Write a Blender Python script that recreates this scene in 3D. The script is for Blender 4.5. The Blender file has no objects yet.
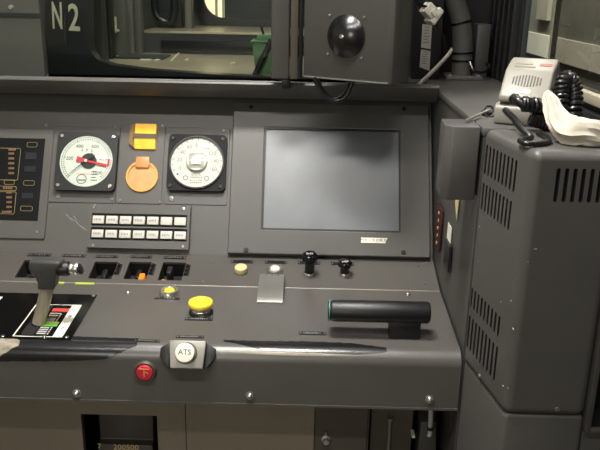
import bpy, bmesh, math, random
from mathutils import Matrix, Vector, noise
random.seed(7)
R = math.radians
scn = bpy.context.scene
COL = scn.collection
# ------------------------------------------------------------------ camera
FPX = 740.0
TH = R(17.8)
CAM = Vector((0, 0, 1.25))
RC = Matrix.Rotation(R(.6), 3, 'Z') @ Matrix.Rotation(R(90) - TH, 3, 'X') @ Matrix.Rotation(R(1.1), 3, 'Z')
cd = bpy.data.cameras.new('camera')
cam = bpy.data.objects.new('camera', cd)
COL.objects.link(cam)
cam.matrix_world = Matrix.Translation(CAM) @ RC.to_4x4()
cd.sensor_width = 36
cd.lens = FPX * 36 / 600
cd.clip_start = .02
scn.camera = cam

def ray(x, y):
    return RC @ Vector(((x - 300) / FPX, -(y - 225) / FPX, -1))
def atY(x, y, Y):
    "point of the photograph's line of sight at depth Y"
    r = ray(x, y)
    return CAM + r * (Y / r.y)
def atZ(x, y, Z):
    r = ray(x, y)
    return CAM + r * ((Z - CAM.z) / r.z)

class Fr:
    "a flat surface of the cab: origin, right, up-the-surface, outward normal"
    def __init__(s, o, u, v):
        s.o, s.u, s.v = Vector(o), Vector(u).normalized(), Vector(v).normalized()
        s.n = s.u.cross(s.v)
        m = Matrix((s.u, s.v, s.n)).transposed().to_4x4()
        m.translation = s.o
        s.M = m
    def uv(s, x, y):
        r = ray(x, y)
        t = (s.o - CAM).dot(s.n) / r.dot(s.n)
        p = CAM + r * t - s.o
        return p.dot(s.u), p.dot(s.v)
    def off(s, h):
        return Fr(s.o + s.n * h, s.u, s.v)
    def at(s, u, v, n=0):
        return s.M @ Matrix.Translation((u, v, n))

def slope(a):
    return (0, math.cos(R(a)), math.sin(R(a)))
P0 = CAM + ray(330, 180) * 1.33
FP = Fr(P0, (1, 0, 0), slope(61))
FP = Fr(FP.M @ Vector((*FP.uv(330, 257), 0)), (1, 0, 0), slope(61))     # sloped instrument panel
FS = Fr(FP.o, (1, 0, 0), slope(14.5))                                    # switch strip
cr = FS.M @ Vector((*FS.uv(300, 288), 0))
FD = Fr(cr, (1, 0, 0), slope(4))                                         # desk top
YF = .935
FF = Fr((0, YF, .70), (1, 0, 0), (0, 0, 1))                              # front apron
YL = .972
FL = Fr((0, YL, .60), (1, 0, 0), (0, 0, 1))                              # panels below the desk

# ------------------------------------------------------------------ materials
def lin(c):
    return tuple(((v / 255 + .055) / 1.055) ** 2.4 if v > 10 else v / 255 / 12.92 for v in c) + (1,)
MATS = {}
def mat(name, c, rough=.5, metal=0, var=.06, scale=18, bump=0, bscale=400, emit=0, coat=0, wear=None, spec=None, stretch=None):
    m = bpy.data.materials.new(name)
    m.use_nodes = True
    nt = m.node_tree
    b = nt.nodes['Principled BSDF']
    c = lin(c)
    b.inputs['Roughness'].default_value = rough
    b.inputs['Metallic'].default_value = metal
    b.inputs['Coat Weight'].default_value = coat
    if spec is not None: b.inputs['Specular IOR Level'].default_value = spec
    tc = nt.nodes.new('ShaderNodeTexCoord')
    src = tc.outputs['Object']
    if stretch:
        mp = nt.nodes.new('ShaderNodeMapping')
        mp.inputs['Scale'].default_value = stretch
        nt.links.new(src, mp.inputs['Vector']); src = mp.outputs['Vector']
    nz = nt.nodes.new('ShaderNodeTexNoise')
    nz.inputs['Scale'].default_value = scale
    nz.inputs['Detail'].default_value = 5
    nt.links.new(src, nz.inputs['Vector'])
    rp = nt.nodes.new('ShaderNodeValToRGB')
    rp.color_ramp.elements[0].position = .3
    rp.color_ramp.elements[1].position = .7
    rp.color_ramp.elements[0].color = tuple(v * (1 - var) for v in c[:3]) + (1,)
    rp.color_ramp.elements[1].color = tuple(min(1, v * (1 + var)) for v in c[:3]) + (1,)
    nt.links.new(nz.outputs['Fac'], rp.inputs['Fac'])
    nt.links.new(rp.outputs['Color'], b.inputs['Base Color'])
    if emit:
        nt.links.new(rp.outputs['Color'], b.inputs['Emission Color'])
        b.inputs['Emission Strength'].default_value = emit
    if bump:
        n2 = nt.nodes.new('ShaderNodeTexNoise')
        n2.inputs['Scale'].default_value = bscale
        n2.inputs['Detail'].default_value = 2
        nt.links.new(src, n2.inputs['Vector'])
        bp = nt.nodes.new('ShaderNodeBump')
        bp.inputs['Strength'].default_value = bump
        bp.inputs['Distance'].default_value = .0006
        nt.links.new(n2.outputs['Fac'], bp.inputs['Height'])
        nt.links.new(bp.outputs['Normal'], b.inputs['Normal'])
    MATS[name] = m
    return m
def glass(name, tint=(1, 1, 1), refl=1.0, rough=.0):
    m = bpy.data.materials.new(name)
    m.use_nodes = True
    nt = m.node_tree
    nt.nodes.remove(nt.nodes['Principled BSDF'])
    out = nt.nodes['Material Output']
    tr = nt.nodes.new('ShaderNodeBsdfTransparent'); tr.inputs[0].default_value = (*tint, 1)
    gl = nt.nodes.new('ShaderNodeBsdfGlossy'); gl.inputs['Roughness'].default_value = rough
    fr = nt.nodes.new('ShaderNodeFresnel'); fr.inputs[0].default_value = 1.5
    mu = nt.nodes.new('ShaderNodeMath'); mu.operation = 'MULTIPLY'; mu.inputs[1].default_value = refl
    mx = nt.nodes.new('ShaderNodeMixShader')
    ge = nt.nodes.new('ShaderNodeNewGeometry')                     # only the front face of the pane reflects
    fl = nt.nodes.new('ShaderNodeMath'); fl.operation = 'MULTIPLY_ADD'; fl.inputs[1].default_value = -refl; fl.inputs[2].default_value = refl
    nt.links.new(ge.outputs['Backfacing'], fl.inputs[0]); nt.links.new(fl.outputs[0], mu.inputs[1])
    nt.links.new(fr.outputs[0], mu.inputs[0]); nt.links.new(mu.outputs[0], mx.inputs[0])
    nt.links.new(tr.outputs[0], mx.inputs[1]); nt.links.new(gl.outputs[0], mx.inputs[2])
    nt.links.new(mx.outputs[0], out.inputs[0])
    return m
M_DESK = mat('desk_paint', (82, 79, 75), .33, 0, .08, 9, .10, 900, spec=.65)
M_PANEL = mat('panel_paint', (79, 77, 73), .42, 0, .05, 10, .15, 900)
M_CAB = mat('cabinet_paint', (75, 73, 70), .44, 0, .05, 12, .2, 700)
M_APRON = M_DESK
M_STEEL = mat('brushed_steel', (138, 129, 114), .36, .6, .10, 5, .1, 300, stretch=(1, 1, .12))
M_DKSTEEL = mat('dark_steel', (84, 78, 68), .45, .3, .1, 8)
M_BLACK = mat('black_plastic', (20, 20, 20), .42, 0, .2, 30, .05)
M_GLOSS = mat('gloss_black', (10, 10, 11), .16, 0, .2, 30)
M_MATTE = mat('matte_black', (13, 12, 12), .8, 0, .2, 30)
M_WORN = mat('worn_black_edge', (25, 25, 26), .25, 0, .3, 60, .06, 250, spec=.55)
M_BARE_HILITE = mat('bare_metal_highlight', (120, 114, 102), .42, .4, .2, 40, .2, 200)
M_SHAFT = mat('shaft_metal', (172, 162, 142), .38, .45, .08, 30)
M_CHROME = mat('chrome', (200, 198, 192), .24, .92, .03, 30)
M_SCREW = mat('dull_screw', (135, 131, 124), .4, .6, .1, 60)
M_DIAL = mat('dial_cream', (200, 206, 194), .5, 0, .02, 20)
M_DIAL2 = mat('dial_ivory', (203, 204, 193), .5, 0, .03, 20)
M_INK = mat('ink', (28, 30, 30), .6)
M_GREYINK = mat('grey_ink', (112, 114, 108), .6)
M_RED = mat('needle_red', (205, 40, 48), .5)
M_REDBTN = mat('red_button', (212, 36, 60), .35, coat=.3)
M_GOLD = mat('gold_print', (214, 160, 96), .4)
M_YELLOW = mat('button_yellow', (222, 196, 62), .38)
M_YELLOW2 = mat('mushroom_yellow', (228, 198, 48), .36)
M_CREAMBTN = mat('button_cream', (212, 190, 138), .42)
M_WHITE = mat('white_plastic', (222, 216, 202), .42)
M_KEY = mat('key_white', (196, 192, 182), .45)
M_COPPER = mat('copper_disc', (205, 146, 88), .42, 0, .12, 50, emit=.10)
M_AMBER = mat('amber_lens', (238, 176, 18), .3, 0, .12, 60, emit=.42)
M_AMBERSIDE = mat('amber_side', (118, 82, 18), .35, 0, .1, 40, emit=.15)
M_ORANGE = mat('orange_lamp', (225, 115, 25), .3, 0, .1, 40, emit=.5)
M_GLOW = mat('display_orange', (110, 80, 50), .5, 0, .2, 300, emit=.08)
M_YLINE = mat('display_yellow', (150, 135, 70), .5, 0, .05, 30, emit=.1)
M_DISP = mat('display_black', (14, 15, 18), .25, 0, .2, 30)
M_DIM = mat('display_dim', (30, 33, 36), .3)
M_LCD = mat('lcd', (86, 90, 94), .36, 0, .16, 14, spec=1.0)
M_LIME = mat('lime_tape', (178, 200, 70), .5)
M_GREEN = mat('scale_green', (105, 190, 70), .5)
M_REDS = mat('scale_red', (205, 70, 60), .5)
M_PINK = mat('scale_tan', (170, 130, 110), .5)
M_LGREY = mat('scale_grey', (165, 165, 160), .5)
M_STICK = mat('sticker_white', (232, 228, 212), .6)
M_TEAL = mat('teal_ring', (50, 140, 120), .4)
M_PHONE = mat('phone_cream', (130, 126, 116), .42, 0, .04, 25)
M_CLOTH = mat('white_cloth', (182, 174, 160), .9, 0, .05, 40, .3, 900)
M_CORD = mat('cord_black', (18, 18, 18), .3)
M_MAROON = mat('maroon_plastic', (52, 19, 21), .5)
M_PALEY = mat('pale_yellow_sticker', (215, 205, 140), .6)
M_CHIP = mat('chipped_paint', (190, 185, 172), .7)
M_PIPE = mat('conduit_grey', (66, 64, 60), .6, 0, .1, 30)
M_TIE = mat('tie_grey', (150, 145, 132), .5)
M_WALL = mat('cab_wall', (150, 146, 134), .6, 0, .05, 6)
M_CEIL = mat('ceiling_panel', (190, 188, 180), .6, 0, .03, 6)
M_FLOOR = mat('floor_rubber', (106, 102, 95), .6, 0, .1, 12)
M_POST = mat('pillar_paint', (62, 60, 57), .42, 0, .06, 12, .1, 800)
M_RUBBER = mat('window_rubber', (22, 22, 22), .55)
M_MASK = mat('front_mask', (16, 19, 21), .3, 0, .2, 8)
M_BODY = mat('train_steel', (112, 110, 104), .5, .2, .06, 5)
M_OCAB = mat('far_cab_paint', (92, 95, 88), .5, 0, .1, 6)
M_ODESK = mat('far_desk', (150, 142, 120), .35, .3, .15, 5)
M_ODARK = mat('far_dark', (42, 46, 46), .5, 0, .15, 6)
M_BIN = mat('bin_green', (76, 112, 72), .5, 0, .06, 20)
M_LETTER = mat('letter_cream', (190, 188, 160), .6)
M_OUTW = mat('platform_wall', (196, 192, 174), .7, 0, .12, 3)
M_OUTD = mat('platform_dark', (96, 94, 85), .7, 0, .12, 3)
M_ALU = mat('aluminium', (180, 174, 152), .4, .7, .05, 20)
M_LAMP = mat('lamp_diffuser', (255, 250, 235), .5, 0, .01, 20, emit=3.0)
M_LITWIN = mat('lit_window', (250, 232, 190), .5, 0, .03, 3, emit=.9)
M_PANE = glass('window_glass', (.93, .95, .93), .8)
M_TINT = glass('tinted_glass', (.62, .62, .60), 1.2)
M_COVER = glass('cover_glass', (.97, .98, .97), .9, .03)

# ------------------------------------------------------------------ mesh helpers
def BM(): return bmesh.new()
def add_box(bm, x0, x1, y0, y1, z0, z1, M=None, bev=0, seg=2):
    b2 = BM()
    vs = [b2.verts.new((x, y, z)) for x in (x0, x1) for y in (y0, y1) for z in (z0, z1)]
    for f in ((0, 1, 3, 2), (4, 6, 7, 5), (0, 4, 5, 1), (2, 3, 7, 6), (0, 2, 6, 4), (1, 5, 7, 3)):
        b2.faces.new([vs[i] for i in f])
    bmesh.ops.recalc_face_normals(b2, faces=b2.faces)
    if bev: bmesh.ops.bevel(b2, geom=list(b2.edges), offset=bev, segments=seg, profile=.5, affect='EDGES')
    merge(bm, b2, M)
def merge(bm, b2, M=None):
    if M is not None: bmesh.ops.transform(b2, matrix=M, verts=b2.verts)
    me = bpy.data.meshes.new('t')
    b2.to_mesh(me); b2.free()
    bm.from_mesh(me)
    bpy.data.meshes.remove(me)
def add_prism(bm, poly, z0, z1, M=None, bev=0, seg=2, capbev=True):
    b2 = BM()
    lo = [b2.verts.new((x, y, z0)) for x, y in poly]
    hi = [b2.verts.new((x, y, z1)) for x, y in poly]
    n = len(poly)
    b2.faces.new(lo[::-1]); b2.faces.new(hi)
    for i in range(n): b2.faces.new((lo[i], lo[(i + 1) % n], hi[(i + 1) % n], hi[i]))
    bmesh.ops.recalc_face_normals(b2, faces=b2.faces)
    if bev:
        es = [e for e in b2.edges if any(v in hi for v in e.verts) and all(v in hi for v in e.verts)] if capbev == 'top' else list(b2.edges)
        bmesh.ops.bevel(b2, geom=es, offset=bev, segments=seg, profile=.5, affect='EDGES')
    merge(bm, b2, M)
def add_lathe(bm, prof, seg=32, M=None):
    "prof: (radius, z) pairs turned about local z"
    b2 = BM()
    rings = []
    for r, z in prof:
        if r < 1e-6: rings.append([b2.verts.new((0, 0, z))])
        else: rings.append([b2.verts.new((r * math.cos(2 * math.pi * i / seg), r * math.sin(2 * math.pi * i / seg), z)) for i in range(seg)])
    for a, b in zip(rings, rings[1:]):
        for i in range(seg):
            j = (i + 1) % seg
            if len(a) == 1 and len(b) == 1: continue
            if len(a) == 1: b2.faces.new((a[0], b[i], b[j]))
            elif len(b) == 1: b2.faces.new((a[i], a[j], b[0]))
            else: b2.faces.new((a[i], a[j], b[j], b[i]))
    bmesh.ops.recalc_face_normals(b2, faces=b2.faces)
    merge(bm, b2, M)
def add_cyl(bm, p, q, r, seg=20, bev=0, r2=None):
    p, q = Vector(p), Vector(q)
    d = q - p
    L = d.length
    M = Matrix.Translation(p) @ d.to_track_quat('Z', 'Y').to_matrix().to_4x4()
    r2 = r if r2 is None else r2
    if bev: pr = [(0, 0), (r - bev, 0), (r - bev * .3, bev * .3), (r, bev), (r2, L - bev), (r2 - bev * .3, L - bev * .3), (r2 - bev, L), (0, L)]
    else: pr = [(0, 0), (r, 0), (r2, L), (0, L)]
    add_lathe(bm, pr, seg, M)
def smooth_path(pts, n=8):
    pts = [Vector(p) for p in pts]
    out = []
    for i in range(len(pts) - 1):
        p0 = pts[max(i - 1, 0)]; p1 = pts[i]; p2 = pts[i + 1]; p3 = pts[min(i + 2, len(pts) - 1)]
        for k in range(n):
            t = k / n
            out.append(.5 * (2 * p1 + (p2 - p0) * t + (2 * p0 - 5 * p1 + 4 * p2 - p3) * t * t + (3 * p1 - p0 - 3 * p2 + p3) * t ** 3))
    out.append(pts[-1])
    return out
def frames(pts):
    ts = []
    for i in range(len(pts)):
        a, b = pts[max(i - 1, 0)], pts[min(i + 1, len(pts) - 1)]
        ts.append((b - a).normalized())
    up = Vector((0, 0, 1)) if abs(ts[0].z) < .9 else Vector((1, 0, 0))
    u = (up - ts[0] * up.dot(ts[0])).normalized()
    fr = []
    for t in ts:
        u = (u - t * u.dot(t)).normalized()
        fr.append((t, u, t.cross(u)))
    return fr
def add_tube(bm, pts, rad, seg=10, sx=1, sy=1, fn=None):
    pts = [Vector(p) for p in pts]
    fr = frames(pts)
    b2 = BM()
    rings = []
    for i, (p, (t, u, w)) in enumerate(zip(pts, fr)):
        r = rad[i] if isinstance(rad, (list, tuple)) else rad
        ring = []
        for k in range(seg):
            a = 2 * math.pi * k / seg
            q = p + u * (r * sx * math.cos(a)) + w * (r * sy * math.sin(a))
            if fn: q = fn(q, p, i, a)
            ring.append(b2.verts.new(q))
        rings.append(ring)
    for a, b in zip(rings, rings[1:]):
        for k in range(seg):
            j = (k + 1) % seg
            b2.faces.new((a[k], a[j], b[j], b[k]))
    b2.faces.new(rings[0][::-1]); b2.faces.new(rings[-1])
    bmesh.ops.recalc_face_normals(b2, faces=b2.faces)
    merge(bm, b2)
def coil(path, turns, r):
    "points of a helix wound about a path"
    fr = frames(path)
    n = len(path) - 1
    out = []
    N = int(turns * 12)
    for i in range(N + 1):
        s = i / N * n
        k = min(int(s), n - 1); f = s - k
        p = path[k].lerp(path[k + 1], f)
        u = fr[k][1].lerp(fr[k + 1][1], f); w = fr[k][2].lerp(fr[k + 1][2], f)
        a = 2 * math.pi * turns * i / N
        out.append(p + u * (r * math.cos(a)) + w * (r * math.sin(a)))
    return out
def rrect(x0, x1, y0, y1, r, n=5):
    out = []
    for cx, cy, a0 in ((x1 - r, y1 - r, 0), (x0 + r, y1 - r, 90), (x0 + r, y0 + r, 180), (x1 - r, y0 + r, 270)):
        for k in range(n + 1):
            a = R(a0 + 90 * k / n)
            out.append((cx + r * math.cos(a), cy + r * math.sin(a)))
    return out
def add_ring_plate(bm, outer, inner, z0, z1, M=None):
    "flat plate between two loops of equal length"
    b2 = BM()
    n = len(outer)
    L = [[b2.verts.new((x, y, z)) for x, y in lp] for lp, z in ((outer, z0), (outer, z1), (inner, z1), (inner, z0))]
    for a in range(4):
        A, B = L[a], L[(a + 1) % 4]
        for i in range(n): b2.faces.new((A[i], A[(i + 1) % n], B[(i + 1) % n], B[i]))
    bmesh.ops.recalc_face_normals(b2, faces=b2.faces)
    merge(bm, b2, M)
def add_grid_plate(bm, x0, x1, y0, y1, z0, z1, holes, M=None):
    "plate with rectangular through-holes"
    xs = sorted({x0, x1, *[h[0] for h in holes], *[h[1] for h in holes]})
    ys = sorted({y0, y1, *[h[2] for h in holes], *[h[3] for h in holes]})
    b2 = BM()
    V = {}
    def v(x, y, z):
        k = (round(x, 7), round(y, 7), z)
        if k not in V: V[k] = b2.verts.new((x, y, z))
        return V[k]
    nx, ny = len(xs) - 1, len(ys) - 1
    solid = {}
    for i in range(nx):
        for j in range(ny):
            cx, cy = (xs[i] + xs[i + 1]) / 2, (ys[j] + ys[j + 1]) / 2
            solid[i, j] = not any(h[0] < cx < h[1] and h[2] < cy < h[3] for h in holes)
    for (i, j), s in solid.items():
        if not s: continue
        a, b, c, d = xs[i], xs[i + 1], ys[j], ys[j + 1]
        b2.faces.new((v(a, c, z1), v(b, c, z1), v(b, d, z1), v(a, d, z1)))
        b2.faces.new((v(a, d, z0), v(b, d, z0), v(b, c, z0), v(a, c, z0)))
        for di, dj, p, q in ((-1, 0, (a, d), (a, c)), (1, 0, (b, c), (b, d)), (0, -1, (a, c), (b, c)), (0, 1, (b, d), (a, d))):
            if not solid.get((i + di, j + dj), False):
                b2.faces.new((v(*p, z1), v(*p, z0), v(*q, z0), v(*q, z1)))
    bmesh.ops.recalc_face_normals(b2, faces=b2.faces)
    merge(bm, b2, M)
def add_text(bm, s, size, M, ext=.0002, bold=0):
    cu = bpy.data.curves.new('t', 'FONT')
    cu.body = s; cu.size = size; cu.align_x = 'CENTER'; cu.align_y = 'CENTER'; cu.extrude = ext
    cu.resolution_u = 3; cu.offset = bold
    ob = bpy.data.objects.new('t', cu)
    COL.objects.link(ob)
    bpy.context.view_layer.update()
    me = bpy.data.meshes.new_from_object(ob.evaluated_get(bpy.context.evaluated_depsgraph_get()))
    bpy.data.objects.remove(ob); bpy.data.curves.remove(cu)
    b2 = BM(); b2.from_mesh(me); bpy.data.meshes.remove(me)
    merge(bm, b2, M)

def bar(bm, u, v, r0, r1, a, w0, w1, z0, z1):
    c, s = math.cos(R(a)), math.sin(R(a))
    pts = [(u + c * r0 - s * w0, v + s * r0 + c * w0), (u + c * r0 + s * w0, v + s * r0 - c * w0), (u + c * r1 + s * w1, v + s * r1 - c * w1), (u + c * r1 - s * w1, v + s * r1 + c * w1)]
    add_prism(bm, pts, z0, z1)
# ------------------------------------------------------------------ object helpers
WM = {}
def setp(o, label=None, cat=None, group=None, kind=None):
    if label: o['label'] = label
    if cat: o['category'] = cat
    if group: o['group'] = group
    if kind: o['kind'] = kind
    return o
def thing(name, label, cat, M, group=None):
    if not isinstance(M, Matrix): M = Matrix.Translation(M)
    o = bpy.data.objects.new(name, None)
    COL.objects.link(o)
    o.empty_display_size = .02
    o.matrix_world = M
    WM[o] = M.copy()
    return setp(o, label, cat, group)
def obj(name, bm, m, parent=None, M=None, at=None, flat=False, label=None):
    me = bpy.data.meshes.new(name)
    if M is not None: bmesh.ops.transform(bm, matrix=M, verts=bm.verts)
    W = WM[parent] if parent else (Matrix.Translation(at) if at is not None else Matrix.Identity(4))
    bmesh.ops.transform(bm, matrix=W.inverted(), verts=bm.verts)
    bm.to_mesh(me); bm.free()
    for x in (m if isinstance(m, (list, tuple)) else [m]): me.materials.append(x)
    o = bpy.data.objects.new(name, me)
    COL.objects.link(o)
    if not flat:
        me.shade_smooth()
        me.set_sharp_from_angle(angle=R(38))
    if parent: o.parent = parent; WM[o] = W
    else: o.matrix_world = W; WM[o] = W
    if label: o['label'] = label
    return o
def cut(o, cutter, m):
    "carve the cutter's volume out of o, its walls in material m"
    me = bpy.data.meshes.new('c')
    cutter.to_mesh(me); cutter.free()
    me.materials.append(m)
    c = bpy.data.objects.new('c', me)
    COL.objects.link(c)
    c.matrix_world = WM[o].copy()
    md = o.modifiers.new('b', 'BOOLEAN')
    md.operation = 'DIFFERENCE'; md.object = c; md.solver = 'EXACT'; md.material_mode = 'TRANSFER'
    bpy.context.view_layer.update()
    new = bpy.data.meshes.new_from_object(o.evaluated_get(bpy.context.evaluated_depsgraph_get()))
    o.modifiers.clear()
    old = o.data; o.data = new
    new.name = o.name
    bpy.data.objects.remove(c)
    wn = o.modifiers.new('wn', 'WEIGHTED_NORMAL'); wn.keep_sharp = True; wn.weight = 100
    new.set_sharp_from_angle(angle=R(38))
def box_obj(name, m, parent, M, x0, x1, y0, y1, z0, z1, bev=0, label=None, seg=2):
    bm = BM(); add_box(bm, x0, x1, y0, y1, z0, z1, None, bev, seg)
    return obj(name, bm, m, parent, M, label=label)
def screw(parent, M, u, v, n=0, r=.0028, h=.0012, m=None, dome=False, name='screw'):
    bm = BM()
    if dome: add_lathe(bm, [(r * 1.25, 0), (r * 1.25, h * .25), (r, h * .3), (r * .9, h * .75), (r * .5, h * 1.05), (0, h * 1.15)], 14)
    else:
        add_lathe(bm, [(r, 0), (r, h * .7), (r * .85, h), (r * .25, h), (r * .2, h * .5), (0, h * .5)], 14)
    return obj(name, bm, m or M_SCREW, parent, M @ Matrix.Translation((u, v, n)))

# ================================================================== SETTING
def struct(name, bm, m, M=None):
    o = obj(name, bm, m, None, M)
    o['kind'] = 'structure'
    return o
XL, XR, YB, ZC = -1.25, .385, -.95, 2.12
def sbox(name, m, *a):
    bm = BM(); add_box(bm, *a); return struct(name, bm, m)
sbox('floor', M_FLOOR, XL, XR, YB, 1.66, -.06, 0)
sbox('ceiling', M_CEIL, XL, XR, YB, 1.66, ZC, ZC + .05)
sbox('wall_left', M_WALL, XL - .05, XL, YB, 1.66, 0, ZC)
bm = BM(); add_grid_plate(bm, XL, XR, 0, ZC, -.05, 0, [(-1.0, -.35, 1.1, 1.8)], Matrix.Translation((0, YB, 0)) @ Matrix.Rotation(R(90), 4, 'X'))
struct('wall_back', bm, M_WALL)
bm = BM(); add_box(bm, -1.02, -.33, YB - .04, YB - .025, 1.08, 1.82); struct('window_1', bm, M_PANE)
# right wall with the side window opening
SIL = 1.102
bm = BM()
add_grid_plate(bm, YB, 1.66, 0, ZC, 0, .010, [(.35, 1.398, SIL, 1.95)], Matrix(((0, 0, 1, XR), (1, 0, 0, 0), (0, 1, 0, 0), (0, 0, 0, 1))))
struct('wall_right', bm, M_ODARK)
# front wall: below the windscreen, header above, corner posts
sbox('wall_front', M_CAB, XL, XR, 1.60, 1.66, 0, .93)
sbox('trim_1', M_CAB, XL, XR, 1.60, 1.66, 1.92, ZC)
# windscreen
bm = BM(); add_box(bm, XL, .14, 1.625, 1.632, .93, 1.92); w = struct('window_2', bm, M_PANE)
bm = BM(); add_box(bm, XL, .14, 1.60, 1.66, .93, .95); struct('trim_2', bm, M_RUBBER)
XW = .2225
ZS = 1.083
# right front corner: ribbed dark bulkhead
bm = BM()
add_box(bm, .14, XR, 1.60, 1.66, .93, 1.92)
for k in range(5):
    y0 = 1.404 + k * .039
    add_box(bm, XR - .020, XR - .0005, y0, y0 + .026, ZS + .0005, 1.92, None, .002)
add_box(bm, XR - .006, XR - .0005, 1.402, 1.599, ZS + .0005, 1.92)
struct('trim_3', bm, M_BLACK)
# side window panes
FW = Fr((XR, .9, SIL), (0, -1, 0), (0, 0, 1))       # wall plane seen from the cab (u towards the camera)
u_mid = FW.uv(548, 58)[0]
ymid = .9 - u_mid
bm = BM(); add_box(bm, XR + .0050, XR + .0085, ymid + .0035, 1.397, SIL, 1.95); struct('window_3', bm, M_PANE)
bm = BM(); add_box(bm, XR + .0005, XR + .0040, .351, ymid - .0065, SIL, 1.95); struct('window_4', bm, M_TINT)
bm = BM()
add_box(bm, XR + .0002, XR + .0098, ymid - .006, ymid + .003, SIL, 1.95, None, .001)
struct('trim_4', bm, M_ALU)
bm = BM()
add_box(bm, XR - .012, XR, .36, 1.395, SIL - .016, SIL - .004, None, .002)
add_box(bm, XR, XR + .0098, .352, 1.397, SIL, SIL + .006)
struct('trim_5', bm, M_RUBBER)
bm = BM()
add_box(bm, XR - .012, XR, .36, 1.39, SIL + .0065, SIL + .020, None, .001)
struct('trim_6', bm, mat('sill_cream', (150, 143, 124), .5))

# side console: shelf top and the wall below it
bm = BM()
add_box(bm, XW, XR - .001, .945, 1.60, ZS - .012, ZS, None, .003)
add_box(bm, .12, XW, 1.42, 1.60, ZS - .012, ZS)
add_box(bm, XW + .002, XW + .012, .945, 1.60, 0, ZS - .012)
struct('trim_7', bm, M_CAB)

# ================================================================== DRIVER'S DESK
desk = thing('driver_desk', "grey driver's control desk with sloped instrument panel and rounded front edge", 'control desk', (-.3, 1.2, 0))
XD0, XD1 = -1.24, XW - .001
def add_profile(bm, prof, x0, x1):
    b2 = BM()
    A = [b2.verts.new((x0, y, z)) for y, z in prof]
    B = [b2.verts.new((x1, y, z)) for y, z in prof]
    n = len(prof)
    for i in range(n): b2.faces.new((A[i], A[(i + 1) % n], B[(i + 1) % n], B[i]))
    b2.faces.new(A[::-1]); b2.faces.new(B)
    bmesh.ops.recalc_face_normals(b2, faces=b2.faces)
    merge(bm, b2)
# desk top + nose + apron as one folded sheet
cy, cz = cr.y, cr.z
RN = .021
s4, c4 = math.sin(R(4)), math.cos(R(4))
# arc centre so that the sheet is tangent to the desk plane and to the apron
ncy = YF + RN
zt = cz - (cy - (ncy - RN * s4)) * math.tan(R(4))
ncz = zt - RN * c4
arc = []
for k in range(13):
    a = 94 + (180 - 94) * k / 12
    arc.append((ncy + RN * math.cos(R(a)), ncz + RN * math.sin(R(a))))
ZA = atY(300, 407, YF).z
prof = [(cy, cz)] + arc + [(YF, ZA), (YF + .012, ZA), (YF + .012, ncz), (ncy, ncz + .008), (cy, cz - .012)]
bm = BM(); add_profile(bm, prof, XD0, XD1)
desk_top = obj('desk_top', bm, M_DESK, desk)
bm = BM()
add_box(bm, XD0, XD1, YF - .0012, YF, ZA + .0005, ZA + .004)
obj('edge_seam', bm, M_DESK, desk)
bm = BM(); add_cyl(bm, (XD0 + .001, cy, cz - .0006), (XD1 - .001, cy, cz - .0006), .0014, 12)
obj('crease_edge', bm, mat('crease_highlight', (128, 124, 114), .35, .2), desk)  # lighter strip paints the highlight along the crease
# strip with the four recessed windows
def strip_rect(xl, xr, yt, yb):
    ym = (yt + yb) / 2
    ul = FS.uv(xl, ym)[0]; ur = FS.uv(xr, ym)[0]; vb = FS.uv(xl, yb)[1]; vt = FS.uv(xl, yt)[1]
    return ul, ur, vb, vt
SLOTS = [strip_rect(19.5, 45, 260, 277.5), strip_rect(91.5, 115, 261.5, 278.5), strip_rect(126.5, 149, 261.5, 279), strip_rect(160.5, 184, 262, 280)]
v_cr = (cr - FS.o).dot(FS.v)
bm = BM(); add_grid_plate(bm, XD0 - FS.o.x, XD1 - FS.o.x, v_cr, .0, -.004, 0, SLOTS, FS.M)
obj('switch_strip', bm, M_DESK, desk)
# instrument panel sheet
vtop = FP.uv(300, 97)[1]
bm = BM(); add_box(bm, XD0 - FP.o.x, XD1 - FP.o.x, .0, vtop + .03, -.006, 0, FP.M)
obj('instrument_panel', bm, M_PANEL, desk)
# hood over the panel
YH = 1.285
zh = atY(300, 82.6, YH).z
zb = atY(300, 101, YH).z
ptop = FP.M @ Vector((0, vtop, 0))
hp = [(YH + .024, zb), (YH + .020, zb + .001), (YH + .002, zh - .008), (YH, zh - .005), (YH + .001, zh - .0025), (YH + .004, zh - .0006), (YH + .008, zh), (YH + .022, zh - .002), (YH + .06, zh - .016), (YH + .10, zh - .05), (YH + .10, zb - .03), (ptop.y + .004, zb - .006), (ptop.y + .004, zb)]
bm = BM(); add_profile(bm, hp, XD0, XD1)
obj('hood', bm, M_PANEL, desk)
bm = BM()
add_box(bm, XD0, .12, YH + .101, 1.599, .99, 1.0)
obj('dash_ledge', bm, M_MATTE, desk)
# end cheek of the panel
bm = BM(); add_box(bm, XD1 - .005, XD1 + .0005, 1.20, 1.40, cz + .01, zb - .001)
# body below the apron
bm = BM(); add_box(bm, XD0, XD1, YL + .012, 1.30, .02, ZA - .002)
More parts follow.
